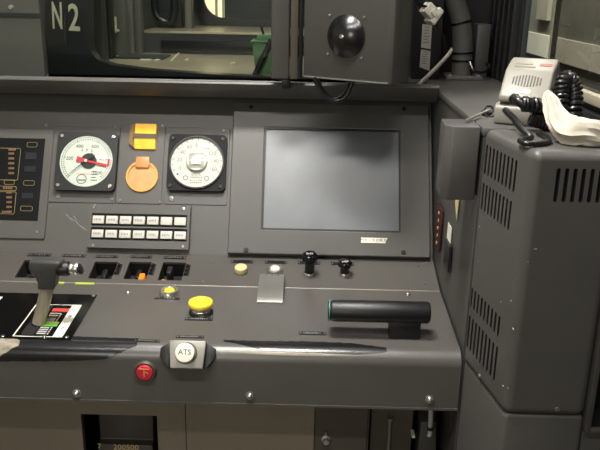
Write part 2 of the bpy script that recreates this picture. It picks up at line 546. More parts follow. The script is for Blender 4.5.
# worn black patches and bare metal on the nose, plus a painted highlight streak
def sheet_s():
    "arc-length table of the nose profile, from the desk plane down the apron"
    pts = [(cy - .17 + .001, cz - (.17 - .001) * math.tan(R(4)))] + arc + [(YF, ncz - .04)]
    # start 30 mm before the arc on the flat
    a0 = arc[0]
    pts[0] = (a0[0] + .03 * c4, a0[1] + .03 * s4)
    L = [0]
    for p, q in zip(pts, pts[1:]): L.append(L[-1] + math.hypot(q[0] - p[0], q[1] - p[1]))
    return pts, L
SP, SL_ = sheet_s()
def on_sheet(s, h):
    for i in range(len(SL_) - 1):
        if s <= SL_[i + 1] or i == len(SL_) - 2:
            t = (s - SL_[i]) / (SL_[i + 1] - SL_[i])
            y = SP[i][0] + (SP[i + 1][0] - SP[i][0]) * t
            z = SP[i][1] + (SP[i + 1][1] - SP[i][1]) * t
            dy, dz = SP[i + 1][0] - SP[i][0], SP[i + 1][1] - SP[i][1]
            L = math.hypot(dy, dz)
            return y + dz / L * h, z - dy / L * h
def patch(name, m, x0, x1, top, bot, jt, jb, h=.0004, step=.0025):
    "top/bot: functions of t in 0..1 giving arc length; jt/jb ragged amplitude"
    b2 = BM()
    n = int((x1 - x0) / step)
    rows = []
    for i in range(n + 1):
        t = i / n
        x = x0 + (x1 - x0) * t
        a = top(t) + jt * (noise.noise((x * 130, 1, 3)) + .6 * noise.noise((x * 420, 5, 1)))
        b = bot(t) + jb * (noise.noise((x * 110, 8, 3)) + .6 * noise.noise((x * 380, 2, 9)))
        if b < a + .0004: b = a + .0004
        row = []
        for k in range(11):
            y, z = on_sheet(a + (b - a) * k / 10, h)
            row.append(b2.verts.new((x, y, z)))
        rows.append(row)
    for A, B in zip(rows, rows[1:]):
        for k in range(10): b2.faces.new((A[k], B[k], B[k + 1], A[k + 1]))
    bmesh.ops.recalc_face_normals(b2, faces=b2.faces)
    g = bmesh.ops.extrude_face_region(b2, geom=list(b2.faces))
    for v in [v for v in g['geom'] if isinstance(v, bmesh.types.BMVert)]: v.co.z -= .0002; v.co.y += .0002
    bmesh.ops.recalc_face_normals(b2, faces=b2.faces)
    return obj(name, b2, m, desk)
def xn(px): return atY(px, 350, YF + .006).x
TOT = SL_[13]
patch('bare_highlight_patch', mat('rubbed_metal', (165, 155, 138), .36, .5, .3, 90, .2, 300), xn(-60), xn(19), lambda t: .024 + .012 * max(0, t - .75) / .25, lambda t: .060 - .016 * max(0, t - .75) / .25, .003, .003, .0009)
patch('worn_edge_patch', M_WORN, xn(-60), xn(136), lambda t: .018 + 0 * t + .006 * t, lambda t: .067 - .012 * t ** 3 - .016 * max(0, t - .85) / .15, .0012, .0015, .0008)
patch('worn_edge_patch', M_WORN, xn(222), xn(387), lambda t: .0215 + .001 * math.sin(t * 9) + .010 * max(0, t - .8) / .2, lambda t: .0255 + .015 * (min(t, .25) / .25) + .006 * t - .006 * max(0, t - .8) / .2, .0013, .0006, .0006)
patch('bare_highlight_patch', M_BARE_HILITE, xn(212), xn(384), lambda t: .042 + .004 * t, lambda t: .045 + .004 * math.sin(math.pi * t), .0005, .0004, .0004)  # pale streak paints the nose highlight, with a little bare metal
# bolts and small screws of the desk
for px, py in ((77, 393), (250, 395.5), (429.5, 399)):
    u, v = FF.uv(px, py)
    screw(desk, FF.M, u, v, 0, .0052, .006, M_CHROME, True, 'dome_bolt')
for px, py in ((408, 294.5), (128, 293)):
    u, v = FD.uv(px, py)
    screw(desk, FD.M, u, v, 0, .0042, .004, M_CHROME, True, 'dome_bolt')
for px, py in ((203, 281), (212, 262), (418, 266), (424, 284)):
    u, v = FS.uv(px, py)
    screw(desk, FS.M, u, v, 0, .003, .001, M_DESK)
for px, py in ((46.5, 125), (115.5, 128), (162.5, 126), (223, 130)):
    u, v = FP.uv(px, py)
    screw(desk, FP.M, u, v, 0, .0028, .0012)
for px, py in ((94, 206.5),):
    u, v = FP.uv(px, py); screw(desk, FP.M, u, v, 0, .0022, .001, M_CHROME)
bm = BM()
for x0, y0, x1, y1 in ((66, 214, 73, 222), (70, 218, 78, 222.5), (76, 222, 85, 230), (74, 216, 77, 221), (81, 226, 88, 231)):
    p, q = FP.uv(x0, y0), FP.uv(x1, y1)
    d = math.hypot(q[0] - p[0], q[1] - p[1]); a_ = math.degrees(math.atan2(q[1] - p[1], q[0] - p[0]))
    bar(bm, p[0], p[1], 0, d, a_, .00035, .0001, 0, .0002)
obj('scratches', bm, M_LGREY, desk, FP.M)
# small nameplates stuck to the desk
def nameplate(frame, x0, x1, y, hpx=3.2, marks=9):
    a = frame.uv(x0, y); b = frame.uv(x1, y)
    h = abs(frame.uv(x0, y - hpx / 2)[1] - frame.uv(x0, y + hpx / 2)[1]) / 2
    v = (a[1] + b[1]) / 2
    o = box_obj('nameplate', M_BLACK, desk, frame.M, a[0], b[0], v - h, v + h, 0, .0008)
    bm = BM()
    w = b[0] - a[0]
    for s in (.04, .93):
        add_box(bm, a[0] + w * s, a[0] + w * (s + .03), v - h * .3, v + h * .3, .0008, .001)
        if not marks: obj('nameplate_dot', bm, M_LGREY, o, frame.M); bm = BM()
    if not marks: bm.free(); return
    for k in range(marks):
        x = a[0] + w * (.16 + .68 * k / marks)
        add_box(bm, x, x + w * .045 * random.uniform(.5, 1), v - h * random.uniform(.2, .5), v + h * random.uniform(.2, .5), .0008, .001)
    obj('nameplate_marks', bm, M_LGREY, o, frame.M)
nameplate(FD, 134, 160, 341, 2.4); nameplate(FD, 176, 204, 337, 2.4); nameplate(FD, 299, 326, 333.5, 3)
nameplate(FD, 154.5, 180, 298.5, 1.8, 6); nameplate(FD, 185, 213, 319.2, 2.8)
for x0, x1, y in ((27.5, 51, 255.2), (62, 86, 256), (96, 118, 256.8), (131, 152, 257), (164, 186, 257.8)): nameplate(FS, x0, x1, y, 2.6, 6)
nameplate(FS, 231, 253, 261.8, 2.8, 0); nameplate(FS, 265, 287, 262.5, 2.8, 0); nameplate(FS, 298, 320, 263, 2.8, 0); nameplate(FS, 331, 354, 264, 2.8, 0)

# lime tape strip on the crease
u0, v0 = FD.uv(33, 288.5); u1, v1 = FD.uv(91, 290)
bm = BM()
def tape(xa, xb):
    a = FD.uv(xa, 289.2)[0]; b = FD.uv(xb, 289.2)[0]
    add_box(bm, a, b, -.006, -.001, 0, .0015)
tape(32.5, 60); tape(71.5, 91)
t = obj('luminous_tape', bm, M_LIME, None, FD.M); setp(t, 'yellow-green strip of tape behind the power handle', 'tape')

# ================================================================== PANEL INSTRUMENTS
def quad(fr, x0, x1, y0, y1):
    ym, xm = (y0 + y1) / 2, (x0 + x1) / 2
    return fr.uv(x0, ym)[0], fr.uv(x1, ym)[0], fr.uv(xm, y1)[1], fr.uv(xm, y0)[1]

def plate(parent, x0, x1, y0, y1, screws=(), h=.0016):
    a, b, c, d = quad(FP, x0, x1, y0, y1)
    bm = BM(); add_prism(bm, rrect(a, b, c, d, .003), 0, h, None, .0006, 1, 'top')
    p = obj('mounting_plate', bm, M_PANEL, parent, FP.M)
    for px, py, r in screws:
        u, v = FP.uv(px, py); screw(parent, FP.M, u, v, h, r, .0016)
    return h
def gauge_body(g, cx, cy, halfpx, rpx, bez_m, hb, cornermat, ring):
    fr = FP.off(.0016 + hb)
    u, v = fr.uv(cx, cy)
    k = (fr.uv(cx + 10, cy)[0] - u) / 10
    H, rr = halfpx * k, rpx * k
    n = 16
    outer, inner = [], []
    for i in range(96):
        a = 2 * math.pi * (i + .5) / 96; c_, s_ = math.cos(a), math.sin(a)
        q = H / (abs(c_) ** 16 + abs(s_) ** 16) ** (1 / 16)
        outer.append((u + q * c_, v + q * s_)); inner.append((u + rr * c_, v + rr * s_))
    bm = BM(); add_ring_plate(bm, outer, inner, .0016, .0016 + hb, FP.M)
    obj('bezel', bm, bez_m, g)
    for sx in (-1, 1):
        for sy in (-1, 1):
            screw(g, FP.M, u + sx * H * .86, v + sy * H * .84, .0016 + hb, .0036, .002, cornermat)
    return u, v, rr, k
def polar(u, v, r, a): return u + r * math.cos(R(a)), v + r * math.sin(R(a))

# --- brake pressure gauge
g = thing('pressure_gauge', 'round pressure gauge in black square bezel with red pointer', 'gauge', FP.at(*FP.uv(86, 161)), 'round dials on the instrument panel')
plate(g, 51, 118, 127, 203, ((58.5, 196.5, .004), (112.5, 199.5, .0022)))
u, v, rr, k = gauge_body(g, 86, 160.8, 30.3, 26.6, M_BLACK, .012, M_CHROME, True)
bm = BM(); add_lathe(bm, [(rr - .0002, .0017), (rr - .0002, .0118), (0, .0118)], 48, FP.M @ Matrix.Translation((u, v, 0)))
dial = obj('dial', bm, M_DIAL, g)
ZD = .0118
bm = BM()
for i in range(51):
    a = 225 - 270 * i / 50
    big = i % 5 == 0
    bar(bm, u, v, rr * (.80 if big else .84), rr * .93, a, .00045 if i % 10 == 0 else .00022, .00045 if i % 10 == 0 else .00022, ZD, ZD + .0002)
for (ra, rb) in ((.835, .845), (.925, .935)):
    for i in range(60):
        a = 225 - 270 * i / 60
        bar(bm, u, v, rr * ra, rr * rb, a - 2.25, rr * .042, rr * .042, ZD, ZD + .00015)
for i, s in enumerate(('0', '200', '400', '600', '800', '1000')):
    if i == 0: continue
    x, y = polar(u, v, rr * .64, 225 - 54 * i)
    add_text(bm, s, .0090, Matrix.Translation((x, y, ZD)))
for x, ch in ((-.0085, 'k'), (0, 'P'), (.0085, 'a')): add_text(bm, ch, .0075, Matrix.Translation((u + x, v + rr * .42, ZD)))
ring_o = [polar(u - .006, v - rr * .70, rr * .19, 360 * i / 24) for i in range(24)]
ring_i = [polar(u - .006, v - rr * .70, rr * .165, 360 * i / 24) for i in range(24)]
add_ring_plate(bm, ring_o, ring_i, ZD, ZD + .0002)
for k2 in range(7): add_box(bm, u - .012 + k2 * .0019, u - .0108 + k2 * .0019, v - rr * .74 - .0015, v - rr * .74 + .0015, ZD, ZD + .0002)
for k2 in range(4): add_box(bm, u + rr * .22, u + rr * (.4 + .06 * (k2 % 2)), v - rr * (.42 + .11 * k2), v - rr * (.39 + .11 * k2), ZD, ZD + .0002)
obj('dial_markings', bm, M_INK, dial, FP.M)
bm = BM()
for i in range(12):
    a = 9 - 22 * i / 12
    bar(bm, u, v, rr * .80, rr * .88, a - .9, rr * .016, rr * .018, ZD + .0002, ZD + .0005)
obj('red_mark', bm, M_RED, dial, FP.M)
bm = BM()
for k2 in range(9): add_box(bm, u - .016 + k2 * .0032, u - .0142 + k2 * .0032, v - rr * .50 - .0007, v - rr * .50 + .0007, ZD, ZD + .0003)
obj('red_print', bm, M_RED, dial, FP.M)
bm = BM()
bar(bm, u, v, -rr * .36, rr * .1, -12, .0050, .0022, ZD + .002, ZD + .003)
bar(bm, u, v, 0, rr * .80, -12, .0014, .0024, ZD + .002, ZD + .003)
bm2 = bm
obj('red_pointer', bm2, M_RED, g, FP.M)
bm = BM()
bar(bm, u, v, -rr * .1, rr * .9, 222, .0009, .0004, ZD + .0036, ZD + .0042)
bar(bm, u, v, -rr * .36, 0, 222, .0042, .0018, ZD + .0036, ZD + .0042)
add_lathe(bm, [(0, ZD + .0012), (rr * .30, ZD + .0012), (rr * .30, ZD + .0016), (0, ZD + .0016)], 28, Matrix.Translation((u + rr * .1, v, 0)))
obj('black_pointer', bm, M_INK, g, FP.M)
bm = BM(); add_lathe(bm, [(0, ZD + .0016), (.0028, ZD + .0016), (.0026, ZD + .0048), (0, ZD + .0055)], 16, FP.M @ Matrix.Translation((u, v, 0)))
obj('pointer_hub', bm, M_STICK, g)
bm = BM(); add_lathe(bm, [(rr, .0136), (rr * .98, .0175), (rr * .7, .0192), (rr * .3, .0200), (0, .0202)], 40, FP.M @ Matrix.Translation((u, v, 0)))
obj('cover_glass', bm, M_COVER, g)
# --- speedometer
g = thing('speedometer', 'round ivory speed dial in grey-black square bezel, no pointer visible', 'gauge', FP.at(*FP.uv(197, 163)), 'round dials on the instrument panel')
plate(g, 165.5, 228.5, 128, 205, ((171.5, 199, .0048), (224, 131, .0025)))
u, v, rr, k = gauge_body(g, 196.8, 162.3, 29.2, 26.2, M_MATTE, .010, M_BLACK, True)
ring_o = [polar(u, v, rr * 1.045, 360 * i / 48) for i in range(48)]; ring_i = [polar(u, v, rr * .995, 360 * i / 48) for i in range(48)]
bm = BM(); add_ring_plate(bm, ring_o, ring_i, .0117, .0150, FP.M); obj('ring', bm, M_BLACK, g)
bm = BM(); add_lathe(bm, [(rr - .0002, .0017), (rr - .0002, .0112), (0, .0112)], 48, FP.M @ Matrix.Translation((u, v, 0)))
dial = obj('dial', bm, M_DIAL2, g)
ZD = .0112
bm = BM()
for i in range(17):
    a = 201 - 14 * i
    bar(bm, u, v, rr * (.86 if i % 2 == 0 else .90), rr * .96, a, .0006, .0006, ZD, ZD + .0002)
for i in range(9):
    x, y = polar(u, v, rr * .68, 201 - 28 * i)
    add_text(bm, str(20 * i), .0098, Matrix.Translation((x, y, ZD)))
add_text(bm, 'km/h', .0085, Matrix.Translation((u, v - rr * .50, ZD)))
for k2 in range(3):
    for j in range(6): add_box(bm, u - .011 + j * .0038, u - .0085 + j * .0038, v - rr * (.62 + .1 * k2), v - rr * (.58 + .1 * k2), ZD, ZD + .0002)
for sx in (-1, 1):
    o_ = [polar(u + sx * rr * .40, v - rr * .62, rr * .10, 360 * i / 16) for i in range(16)]
    i_ = [polar(u + sx * rr * .40, v - rr * .62, rr * .07, 360 * i / 16) for i in range(16)]
    add_ring_plate(bm, o_, i_, ZD, ZD + .0002)
obj('dial_markings', bm, M_GREYINK, dial, FP.M)
bm = BM(); x, y = polar(u, v, rr * .86, 214); add_lathe(bm, [(0, ZD), (.0018, ZD), (.0018, ZD + .0004), (0, ZD + .0004)], 12, FP.M @ Matrix.Translation((x, y, 0)))
obj('blue_mark', bm, mat('mark_blue', (40, 70, 130), .5), dial)
bm = BM(); add_lathe(bm, [(rr * .40, ZD), (rr * .40, ZD + .004), (rr * .36, ZD + .0055), (0, ZD + .0058)], 36, FP.M @ Matrix.Translation((u, v + rr * .02, 0)))
hub = obj('hub_cap', bm, mat('hub_grey', (172, 172, 162), .35), g)
bm = BM()
for a in (0, 90, 180, 270):
    pts = [polar(0, 0, rr * .36, a - 36 + 8 * j) for j in range(10)]
    pts = [(x + u, y + v + rr * .02) for x, y in pts]
    add_prism(bm, pts, ZD + .0054, ZD + .0066)
add_box(bm, u - rr * .17, u + rr * .17, v - rr * .12, v + rr * .16, ZD + .0056, ZD + .0085)
obj('hub_window', bm, M_STICK, hub, FP.M)
bm = BM(); add_lathe(bm, [(rr * .995, .0150), (rr * .96, .0172), (rr * .7, .0210), (rr * .35, .0230), (0, .0236)], 48, FP.M @ Matrix.Translation((u, v, 0)))
obj('cover_glass', bm, M_COVER, g)
# --- amber lamp and copper disc plate
g = thing('indicator_plate', 'grey plate with lit amber lens above a round copper-orange disc', 'indicator', FP.at(*FP.uv(141, 165)))
h = plate(g, 118.5, 163.5, 126, 204, ((120.5, 200.5, .0022), (160, 202, .0018)))
fr = FP.off(.010)
a, b, c, d = quad(fr, 129, 155.5, 124, 148)
w = b - a
mid = c + (d - c) * .46
poly = [(c, h), (c, .006), (mid - .0025, .0125), (mid + .0025, .0105), (d, .011), (d, h)]
def sideprism(bm, poly, x0, x1, M):
    # poly in (v, n), extruded along u
    add_prism(bm, poly, x0, x1, M @ Matrix(((0, 0, 1, 0), (1, 0, 0, 0), (0, 1, 0, 0), (0, 0, 0, 1))))
bm = BM(); sideprism(bm, poly, a + w * .22, b, FP.M)
lens = obj('lamp_lens', bm, M_AMBER, g)
bm = BM(); add_prism(bm, [(a, c + .009), (a + w * .22, c + .001), (a + w * .22, d), (a + .002, d - .001)], h, .008, FP.M); obj('lens_side', bm, M_AMBERSIDE, g)
bm = BM(); add_box(bm, a + w * .16, b + .001, mid - .0035, mid + .0055, .008, .0135, FP.M); obj('lens_band', bm, mat('band_brown', (70, 52, 18), .4), g)
cu_, cv = FP.off(.004).uv(142, 176.3)
rd = FP.off(.004).uv(158, 176.3)[0] - cu_
bm = BM(); add_ring_plate(bm, [polar(cu_, cv, rd, 360 * i / 40) for i in range(40)], [polar(cu_, cv, rd * .88, 360 * i / 40) for i in range(40)], h, h + .004, FP.M)
obj('disc_rim', bm, mat('rim_orange', (222, 150, 60), .4, emit=.12), g)  # rim and disc glow faintly by emission, though neither is a lamp
bm = BM(); add_lathe(bm, [(rd * .88, h), (rd * .88, h + .001), (0, h + .001)], 40, FP.M @ Matrix.Translation((cu_, cv, 0)))
obj('disc', bm, M_COPPER, g)
a, b, c, d = quad(FP.off(.004), 136, 149.5, 157, 168)
bm = BM(); add_box(bm, a, b, c, d, h + .001, h + .0052, FP.M, .001); obj('disc_tab', bm, mat('tab_brown', (196, 136, 76), .45), g)
# --- key panel
g = thing('key_panel', 'raised grey panel of fourteen small white keys in two rows', 'button panel', FP.at(*FP.uv(139, 228)))
HB = .012
fr = FP.off(HB)
a, b, c, d = quad(fr, 88, 189.5, 204.5, 248.5)
rows = [quad(fr, 91.5, 187, 214, 226.5), quad(fr, 90.5, 187, 228, 240.5)]
bm = BM(); add_box(bm, a, b, c, d, 0, HB - .003, FP.M)
add_grid_plate(bm, a, b, c, d, HB - .003, HB, [tuple(r) for r in rows], FP.M)
obj('panel_body', bm, M_PANEL, g)
for r in rows:
    box_obj('key_recess', M_MATTE, g, FP.M, r[0] + .0002, r[1] - .0002, r[2] + .0002, r[3] - .0002, HB - .003, HB - .0025)
for ri, r in enumerate(rows):
    wk = (r[1] - r[0]) / 7
    for i in range(7):
        x0 = r[0] + wk * i + wk * .09; x1 = r[0] + wk * (i + 1) - wk * .07
        y0 = r[2] + .0036; y1 = r[3] - .0048
        kk = box_obj('key', M_KEY, g, FP.M, x0, x1, y0, y1, HB - .0025, HB + .0025, .0008)
        if not (ri == 0 and i > 4):
            bm = BM()
            ym = (y0 + y1) / 2
            for j in range(5):
                xx = x0 + (x1 - x0) * (.2 + .13 * j)
                hh = (y1 - y0) * random.uniform(.12, .2)
                add_box(bm, xx, xx + .0007, ym - hh, ym + hh, HB + .0025, HB + .0026)
                q = ym + random.uniform(-.5, .5) * hh
                add_box(bm, xx - .0006, xx + .0013, q - .0003, q + .0003, HB + .0025, HB + .0026)
            obj('key_print', bm, M_PIPE, kk, FP.M)
for px, py in ((94.5, 206.5), (184, 208.5), (93, 245.5), (183, 246.5)):
    uu, vv = fr.uv(px, py); screw(g, FP.M, uu, vv, HB, .0028, .0014, M_CHROME)
# --- left train display
g = thing('status_display', 'dark display with yellow outlines and orange rows at left edge', 'display', FP.at(*FP.uv(20, 185)))
a, b, c, d = quad(FP.off(.003), -75, 49.5, 128, 238)
bm = BM(); add_prism(bm, rrect(a, b, c, d, .003), 0, .004, None, .001, 1, 'top'); obj('frame', bm, M_PANEL, g, FP.M)
a, b, c, d = quad(FP.off(.005), -66, 41.5, 137.5, 219.5)
box_obj('screen', M_DISP, g, FP.M, a, b, c, d, .004, .0052)
fr = FP.off(.0052)
def outline(x0, x1, y0, y1, t=.0006, m=M_YLINE, name='outline'):
    a, b, c, d = quad(fr, x0, x1, y0, y1)
    bm = BM(); r = min(.003, (d - c) * .3)
    add_ring_plate(bm, rrect(a, b, c, d, r), rrect(a + t, b - t, c + t, d - t, max(r - t, .0002)), .0052, .0055, FP.M)
    obj(name, bm, m, g)
outline(-58, 19.5, 147.5, 179.5); outline(-56, 15.5, 191, 213.5); outline(-58, 16.5, 185.5, 190)
outline(27, 37.3, 142.2, 147.2, .0005); outline(23.5, 34.5, 180.5, 185.5, .0005); outline(20.5, 32.5, 206, 211, .0005); outline(4, 14.5, 180, 184.5, .0005)
for px0, px1, py in [(8.5, 16, 149.5)] + [(8.5, 14.5, 153.5 + 4.9 * i) for i in range(5)] + [(6.5, 12, 192.5 + 4.8 * i) for i in range(5)] + [(3, 13, 188)] + [(2, 10.5, 212)]:
    a, b, c, d = quad(fr, px0, px1, py - 1.1, py + 1.1)
    n = 4
    bm = BM()
    for j in range(n): add_box(bm, a + (b - a) * j / n, a + (b - a) * (j + .75) / n, c, d, .0052, .0055, FP.M)
    obj('orange_row', bm, M_GLOW, g)
bm = BM()
for x0, x1, y0, y1 in ((25.5, 36.5, 152.5, 159), (24.5, 35.5, 166, 171.5), (22, 33, 193, 198)):
    bm = BM(); a, b, c, d = quad(fr, x0, x1, y0, y1); add_box(bm, a, b, c, d, .0052, .0054, FP.M)
    obj('dim_cell', bm, M_DIM, g)
uu, vv = FP.uv(38, 232); screw(g, FP.M, uu, vv, .004, .0032, .0016, M_CHROME)
# --- monitor
g = thing('monitor', 'large grey-blue flat screen set in a grey metal panel', 'screen', FP.at(*FP.uv(330, 180)))
HB = .014
fr = FP.off(HB)
a, b, c, d = quad(fr, 230.5, 429.5, 103.5, 255.5)
sa, sb, sc_, sd = quad(fr, 263, 400.5, 128.5, 231)
bm = BM()
add_grid_plate(bm, a, b, c, d, .0, HB, [(sa, sb, sc_, sd)], FP.M)
o = obj('monitor_frame', bm, M_PANEL, g)
md = o.modifiers.new('bev', 'BEVEL'); md.width = .0016; md.segments = 2; md.limit_method = 'ANGLE'
t = .003
bm = BM(); add_ring_plate(bm, [(sa, sc_), (sb, sc_), (sb, sd), (sa, sd)], [(sa + t, sc_ + t), (sb - t, sc_ + t), (sb - t, sd - t), (sa + t, sd - t)], .003, HB - .001, FP.M)
obj('screen_gasket', bm, M_BLACK, g)
box_obj('lcd_screen', M_LCD, g, FP.M, sa + t, sb - t, sc_ + t, sd - t, .003, HB - .004)
for px, py in ((251, 107), (404, 109), (246, 250), (403.5, 252.5)):
    uu, vv = fr.uv(px, py); screw(g, FP.M, uu, vv, HB, .0042, .002, M_BLACK)
a, b, c, d = quad(fr, 361, 387.5, 237.8, 243)
bm = BM(); add_prism(bm, [(a, c), (b - .004, c), (b, d), (a, d)], HB, HB + .0003, FP.M)
st = obj('sticker', bm, M_STICK, g, label='white sticker with dark lettering')
bm = BM(); add_text(bm, 'がモニタ点検済', .0066, FP.M @ Matrix.Translation(((a + b) / 2 - .0015, (c + d) / 2, HB + .0003)), .0001)
obj('sticker_lettering', bm, M_INK, st)

# ================================================================== SWITCH STRIP
names = ['black recessed switch behind the power handle, leftmost in the strip', 'dark unlit recessed switch under the left end of the white key panel', 'recessed switch glowing orange under the white key panel', 'recessed switch with tall black lever, under right end of key panel']
for i, (ul, ur, vb, vt) in enumerate(SLOTS):
    g = thing('recessed_switch', names[i], 'switch', FS.at((ul + ur) / 2, (vb + vt) / 2), 'recessed switches in the desk strip')
    e = .0004
    bm = BM()
    D = -.03
    add_box(bm, ul - .002, ur + .002, vb - .002, vt + .002, D - .002, D)
    add_box(bm, ul - .002, ul - e, vb - .002, vt + .002, D, -.0042); add_box(bm, ur + e, ur + .002, vb - .002, vt + .002, D, -.0042)
    add_box(bm, ul - e, ur + e, vb - .002, vb - e, D, -.0042); add_box(bm, ul - e, ur + e, vt + e, vt + .002, D, -.0042)
    obj('pit', bm, M_MATTE, g, FS.M)
    w = ur - ul; hh = vt - vb
    if i == 3:
        box_obj('lever', M_BLACK, g, FS.M, ul + w * .30, ul + w * .52, vb + hh * .25, vb + hh * .62, D, .006, .0015)
    elif i < 3:
        box_obj('lever', M_BLACK, g, FS.M, ul + w * .40, ul + w * .62, vb + hh * .3, vb + hh * .8, D, -.008, .0015)
    bm = BM()
    for q in range(4): add_box(bm, ul + w * (.15 + .18 * q), ul + w * (.28 + .18 * q), vt - hh * .25, vt - hh * .18, D, D + .001)
    obj('scale_marks', bm, M_DIM, g, FS.M)
    if i == 2: box_obj('orange_lamp', M_ORANGE, g, FS.M, ul + w * .60, ul + w * .85, vb + hh * .06, vb + hh * .45, D, -.003, .002)
    if i == 3: box_obj('orange_lamp', M_COPPER, g, FS.M, ul + w * .1, ul + w * .3, vb + hh * .05, vb + hh * .2, D, -.006, .001)
    if i > 0 or True:
        bm = BM()
        for q in range(3):
            vv = vb + hh * (.28 + .2 * q)
            add_cyl(bm, (ur + .004, vv, .002), (ur + .004, vv + hh * .14, .002), .0026, 10)
        add_box(bm, ur + .001, ur + .0095, vb + hh * .25, vb + hh * .85, 0, .001)
        obj('hinge', bm, M_BLACK, g, FS.M)
# cream push button
def push_button(name, label, cat, frame, px, py, prof, m, extra=None):
    u, v = frame.uv(px, py)
    g = thing(name, label, cat, frame.at(u, v))
    for pn, pm, pp in prof:
        bm = BM(); add_lathe(bm, pp, 28, frame.M @ Matrix.Translation((u, v, 0))); obj(pn, bm, pm, g)
    return g, u, v
push_button('push_button', 'plain cream cylindrical push button below the screen', 'button', FS, 241, 271.5,
    [('collar', M_BLACK, [(0, 0), (.0115, 0), (.0115, .001), (0, .001)]), ('cap', M_CREAMBTN, [(.0105, .001), (.0108, .008), (.0104, .0095), (.009, .0102), (0, .0104)])], None)
g, u, v = push_button('push_button', 'white push button in chrome ring above the metal flap guard', 'button', FS, 275, 271,
    [('ring', M_CHROME, [(.0082, .004), (.0082, 0), (.0142, 0), (.0142, .003), (.0125, .006), (.0098, .006), (.0090, .004)]), ('cap', M_WHITE, [(0, .0005), (.0080, .0005), (.0080, .0055), (.0070, .0068), (0, .0072)])], None)
# guard flap
u, v = FS.uv(272, 281)
g = thing('button_guard', 'bent grey sheet metal guard below the white button', 'guard', FS.at(u, v))
a = FS.uv(260, 281)[0]; b = FS.uv(284.5, 281)[0]
bm = BM()
v1 = FS.uv(272, 277)[1]
pr = [(v1, 0.0), (v1 - .004, .008), (v1 - .014, .0105), (v1 - .030, .0095), (v1 - .040, .004), (v1 - .043, .0)]
pr2 = [(p[0] + (.0012 if i > 3 else 0), p[1] - .0015) for i, p in enumerate(pr)]
poly = pr + pr2[::-1]
P3 = FS.M @ Vector((0, v_cr, 0))
pl = []
vbase = v_cr
for (vv, nn) in pr: pl.append((vv, nn))
bend = [(v1, .001), (v1 - .006, .0105), (v1 - .012, .012)]
end = FD.uv(272, 304)[1]
ec = v_cr + end            # roughly continue along the desk
bend += [(v_cr - .012, .0165), (ec + .010, .0165), (ec + .002, .0135), (ec - .001, .0085), (ec - .001, .0040)]
bend2 = [(p[0] - (.0 if i < 6 else -.0015), p[1] - .0015) for i, p in enumerate(bend)]
sideprism(bm, bend + bend2[::-1], a, b, FS.M)
obj('guard_plate', bm, mat('guard_metal', (112, 110, 105), .36, .3), g)
bm = BM()
for q in range(3): add_lathe(bm, [(0, 0), (.0011, 0), (.0011, .0006), (0, .0006)], 8, FS.M @ Matrix.Translation((a + (b - a) * (.25 + .25 * q), v1 - .011, .0118)))
obj('rivet', bm, M_BLACK, g)
bm = BM(); add_box(bm, a + .001, b - .001, ec - .0015, ec - .0009, .0048, .0062, FS.M); obj('edge_strip', bm, M_CHROME, g)
# black knobs
def knob(label, px, py, s, hk):
    u, v = FS.uv(px, py)
    g = thing('rotary_knob', label, 'knob', FS.at(u, v), 'black knobs below the screen')
    Mk = FS.M @ Matrix.Translation((u, v, 0))
    bm = BM(); add_lathe(bm, [(0, 0), (.0105 * s, 0), (.0105 * s, .003), (.0085 * s, .0055), (0, .0055)], 24, Mk); obj('collar', bm, M_CHROME, g)
    bm = BM(); add_lathe(bm, [(.0082 * s, .0055), (.0085 * s, hk * .6), (.0092 * s, hk * .68), (.0092 * s, hk * .70), (0, hk * .70)], 24, Mk); obj('stem', bm, M_GLOSS, g)
    b2 = BM()
    n = 42
    prof = [(.0105, .68), (.0128, .74), (.0128, .90), (.0112, .97), (.0095, 1.0)]
    rings = []
    for r, z in prof:
        rings.append([b2.verts.new((s * r * (1 + .07 * math.cos(7 * 2 * math.pi * i / n)) * math.cos(2 * math.pi * i / n), s * r * (1 + .07 * math.cos(7 * 2 * math.pi * i / n)) * math.sin(2 * math.pi * i / n), z * hk)) for i in range(n)])
    for A, B in zip(rings, rings[1:]):
        for i in range(n): b2.faces.new((A[i], A[(i + 1) % n], B[(i + 1) % n], B[i]))
    b2.faces.new(rings[0][::-1]); b2.faces.new(rings[-1])
    cap = obj('knob_cap', b2, M_GLOSS, g, Mk)
    bm = BM()
    for q in range(4): add_box(bm, -.006 * s + q * .0032 * s, -.0042 * s + q * .0032 * s, random.uniform(-.004, -.001) * s, random.uniform(.001, .004) * s, hk, hk + .0003)
    add_box(bm, -.006 * s, .006 * s, -.0006, .0004, hk, hk + .0003)
    obj('cap_mark', bm, M_LGREY, cap, Mk)
knob('taller black lobed knob with chrome collar below the screen', 309.5, 274, 1.0, .042)
knob('shorter black lobed knob right of the taller one', 344.5, 274.5, .92, .027)

# ================================================================== DESK TOP CONTROLS
push_button('push_button', 'small yellow push button in chrome bezel left of the yellow mushroom button', 'button', FD, 169.5, 293.5,
    [('bezel', M_CHROME, [(.0085, .004), (.0085, 0), (.0165, 0), (.0165, .003), (.0140, .0068), (.0105, .0068), (.0085, .0045)]), ('cap', M_YELLOW, [(0, .0005), (.0084, .0005), (.0084, .0062), (.0076, .0074), (0, .0080)])], None)
push_button('mushroom_button', 'large yellow mushroom button on the desk', 'button', FD, 201, 313,
    [('bezel', M_BLACK, [(0, 0), (.0185, 0), (.0185, .0025), (.0165, .004), (0, .004)]), ('collar', M_CHROME, [(.0148, .004), (.0148, .0065), (.0130, .0085), (.0130, .0125), (0, .0125)]),
     ('cap', M_YELLOW2, [(0, .0125), (.0150, .0125), (.0182, .0138), (.0190, .0155), (.0190, .0185), (.0182, .0200), (.0168, .0206), (.0120, .0192), (.0112, .0185), (0, .0183)])], None)
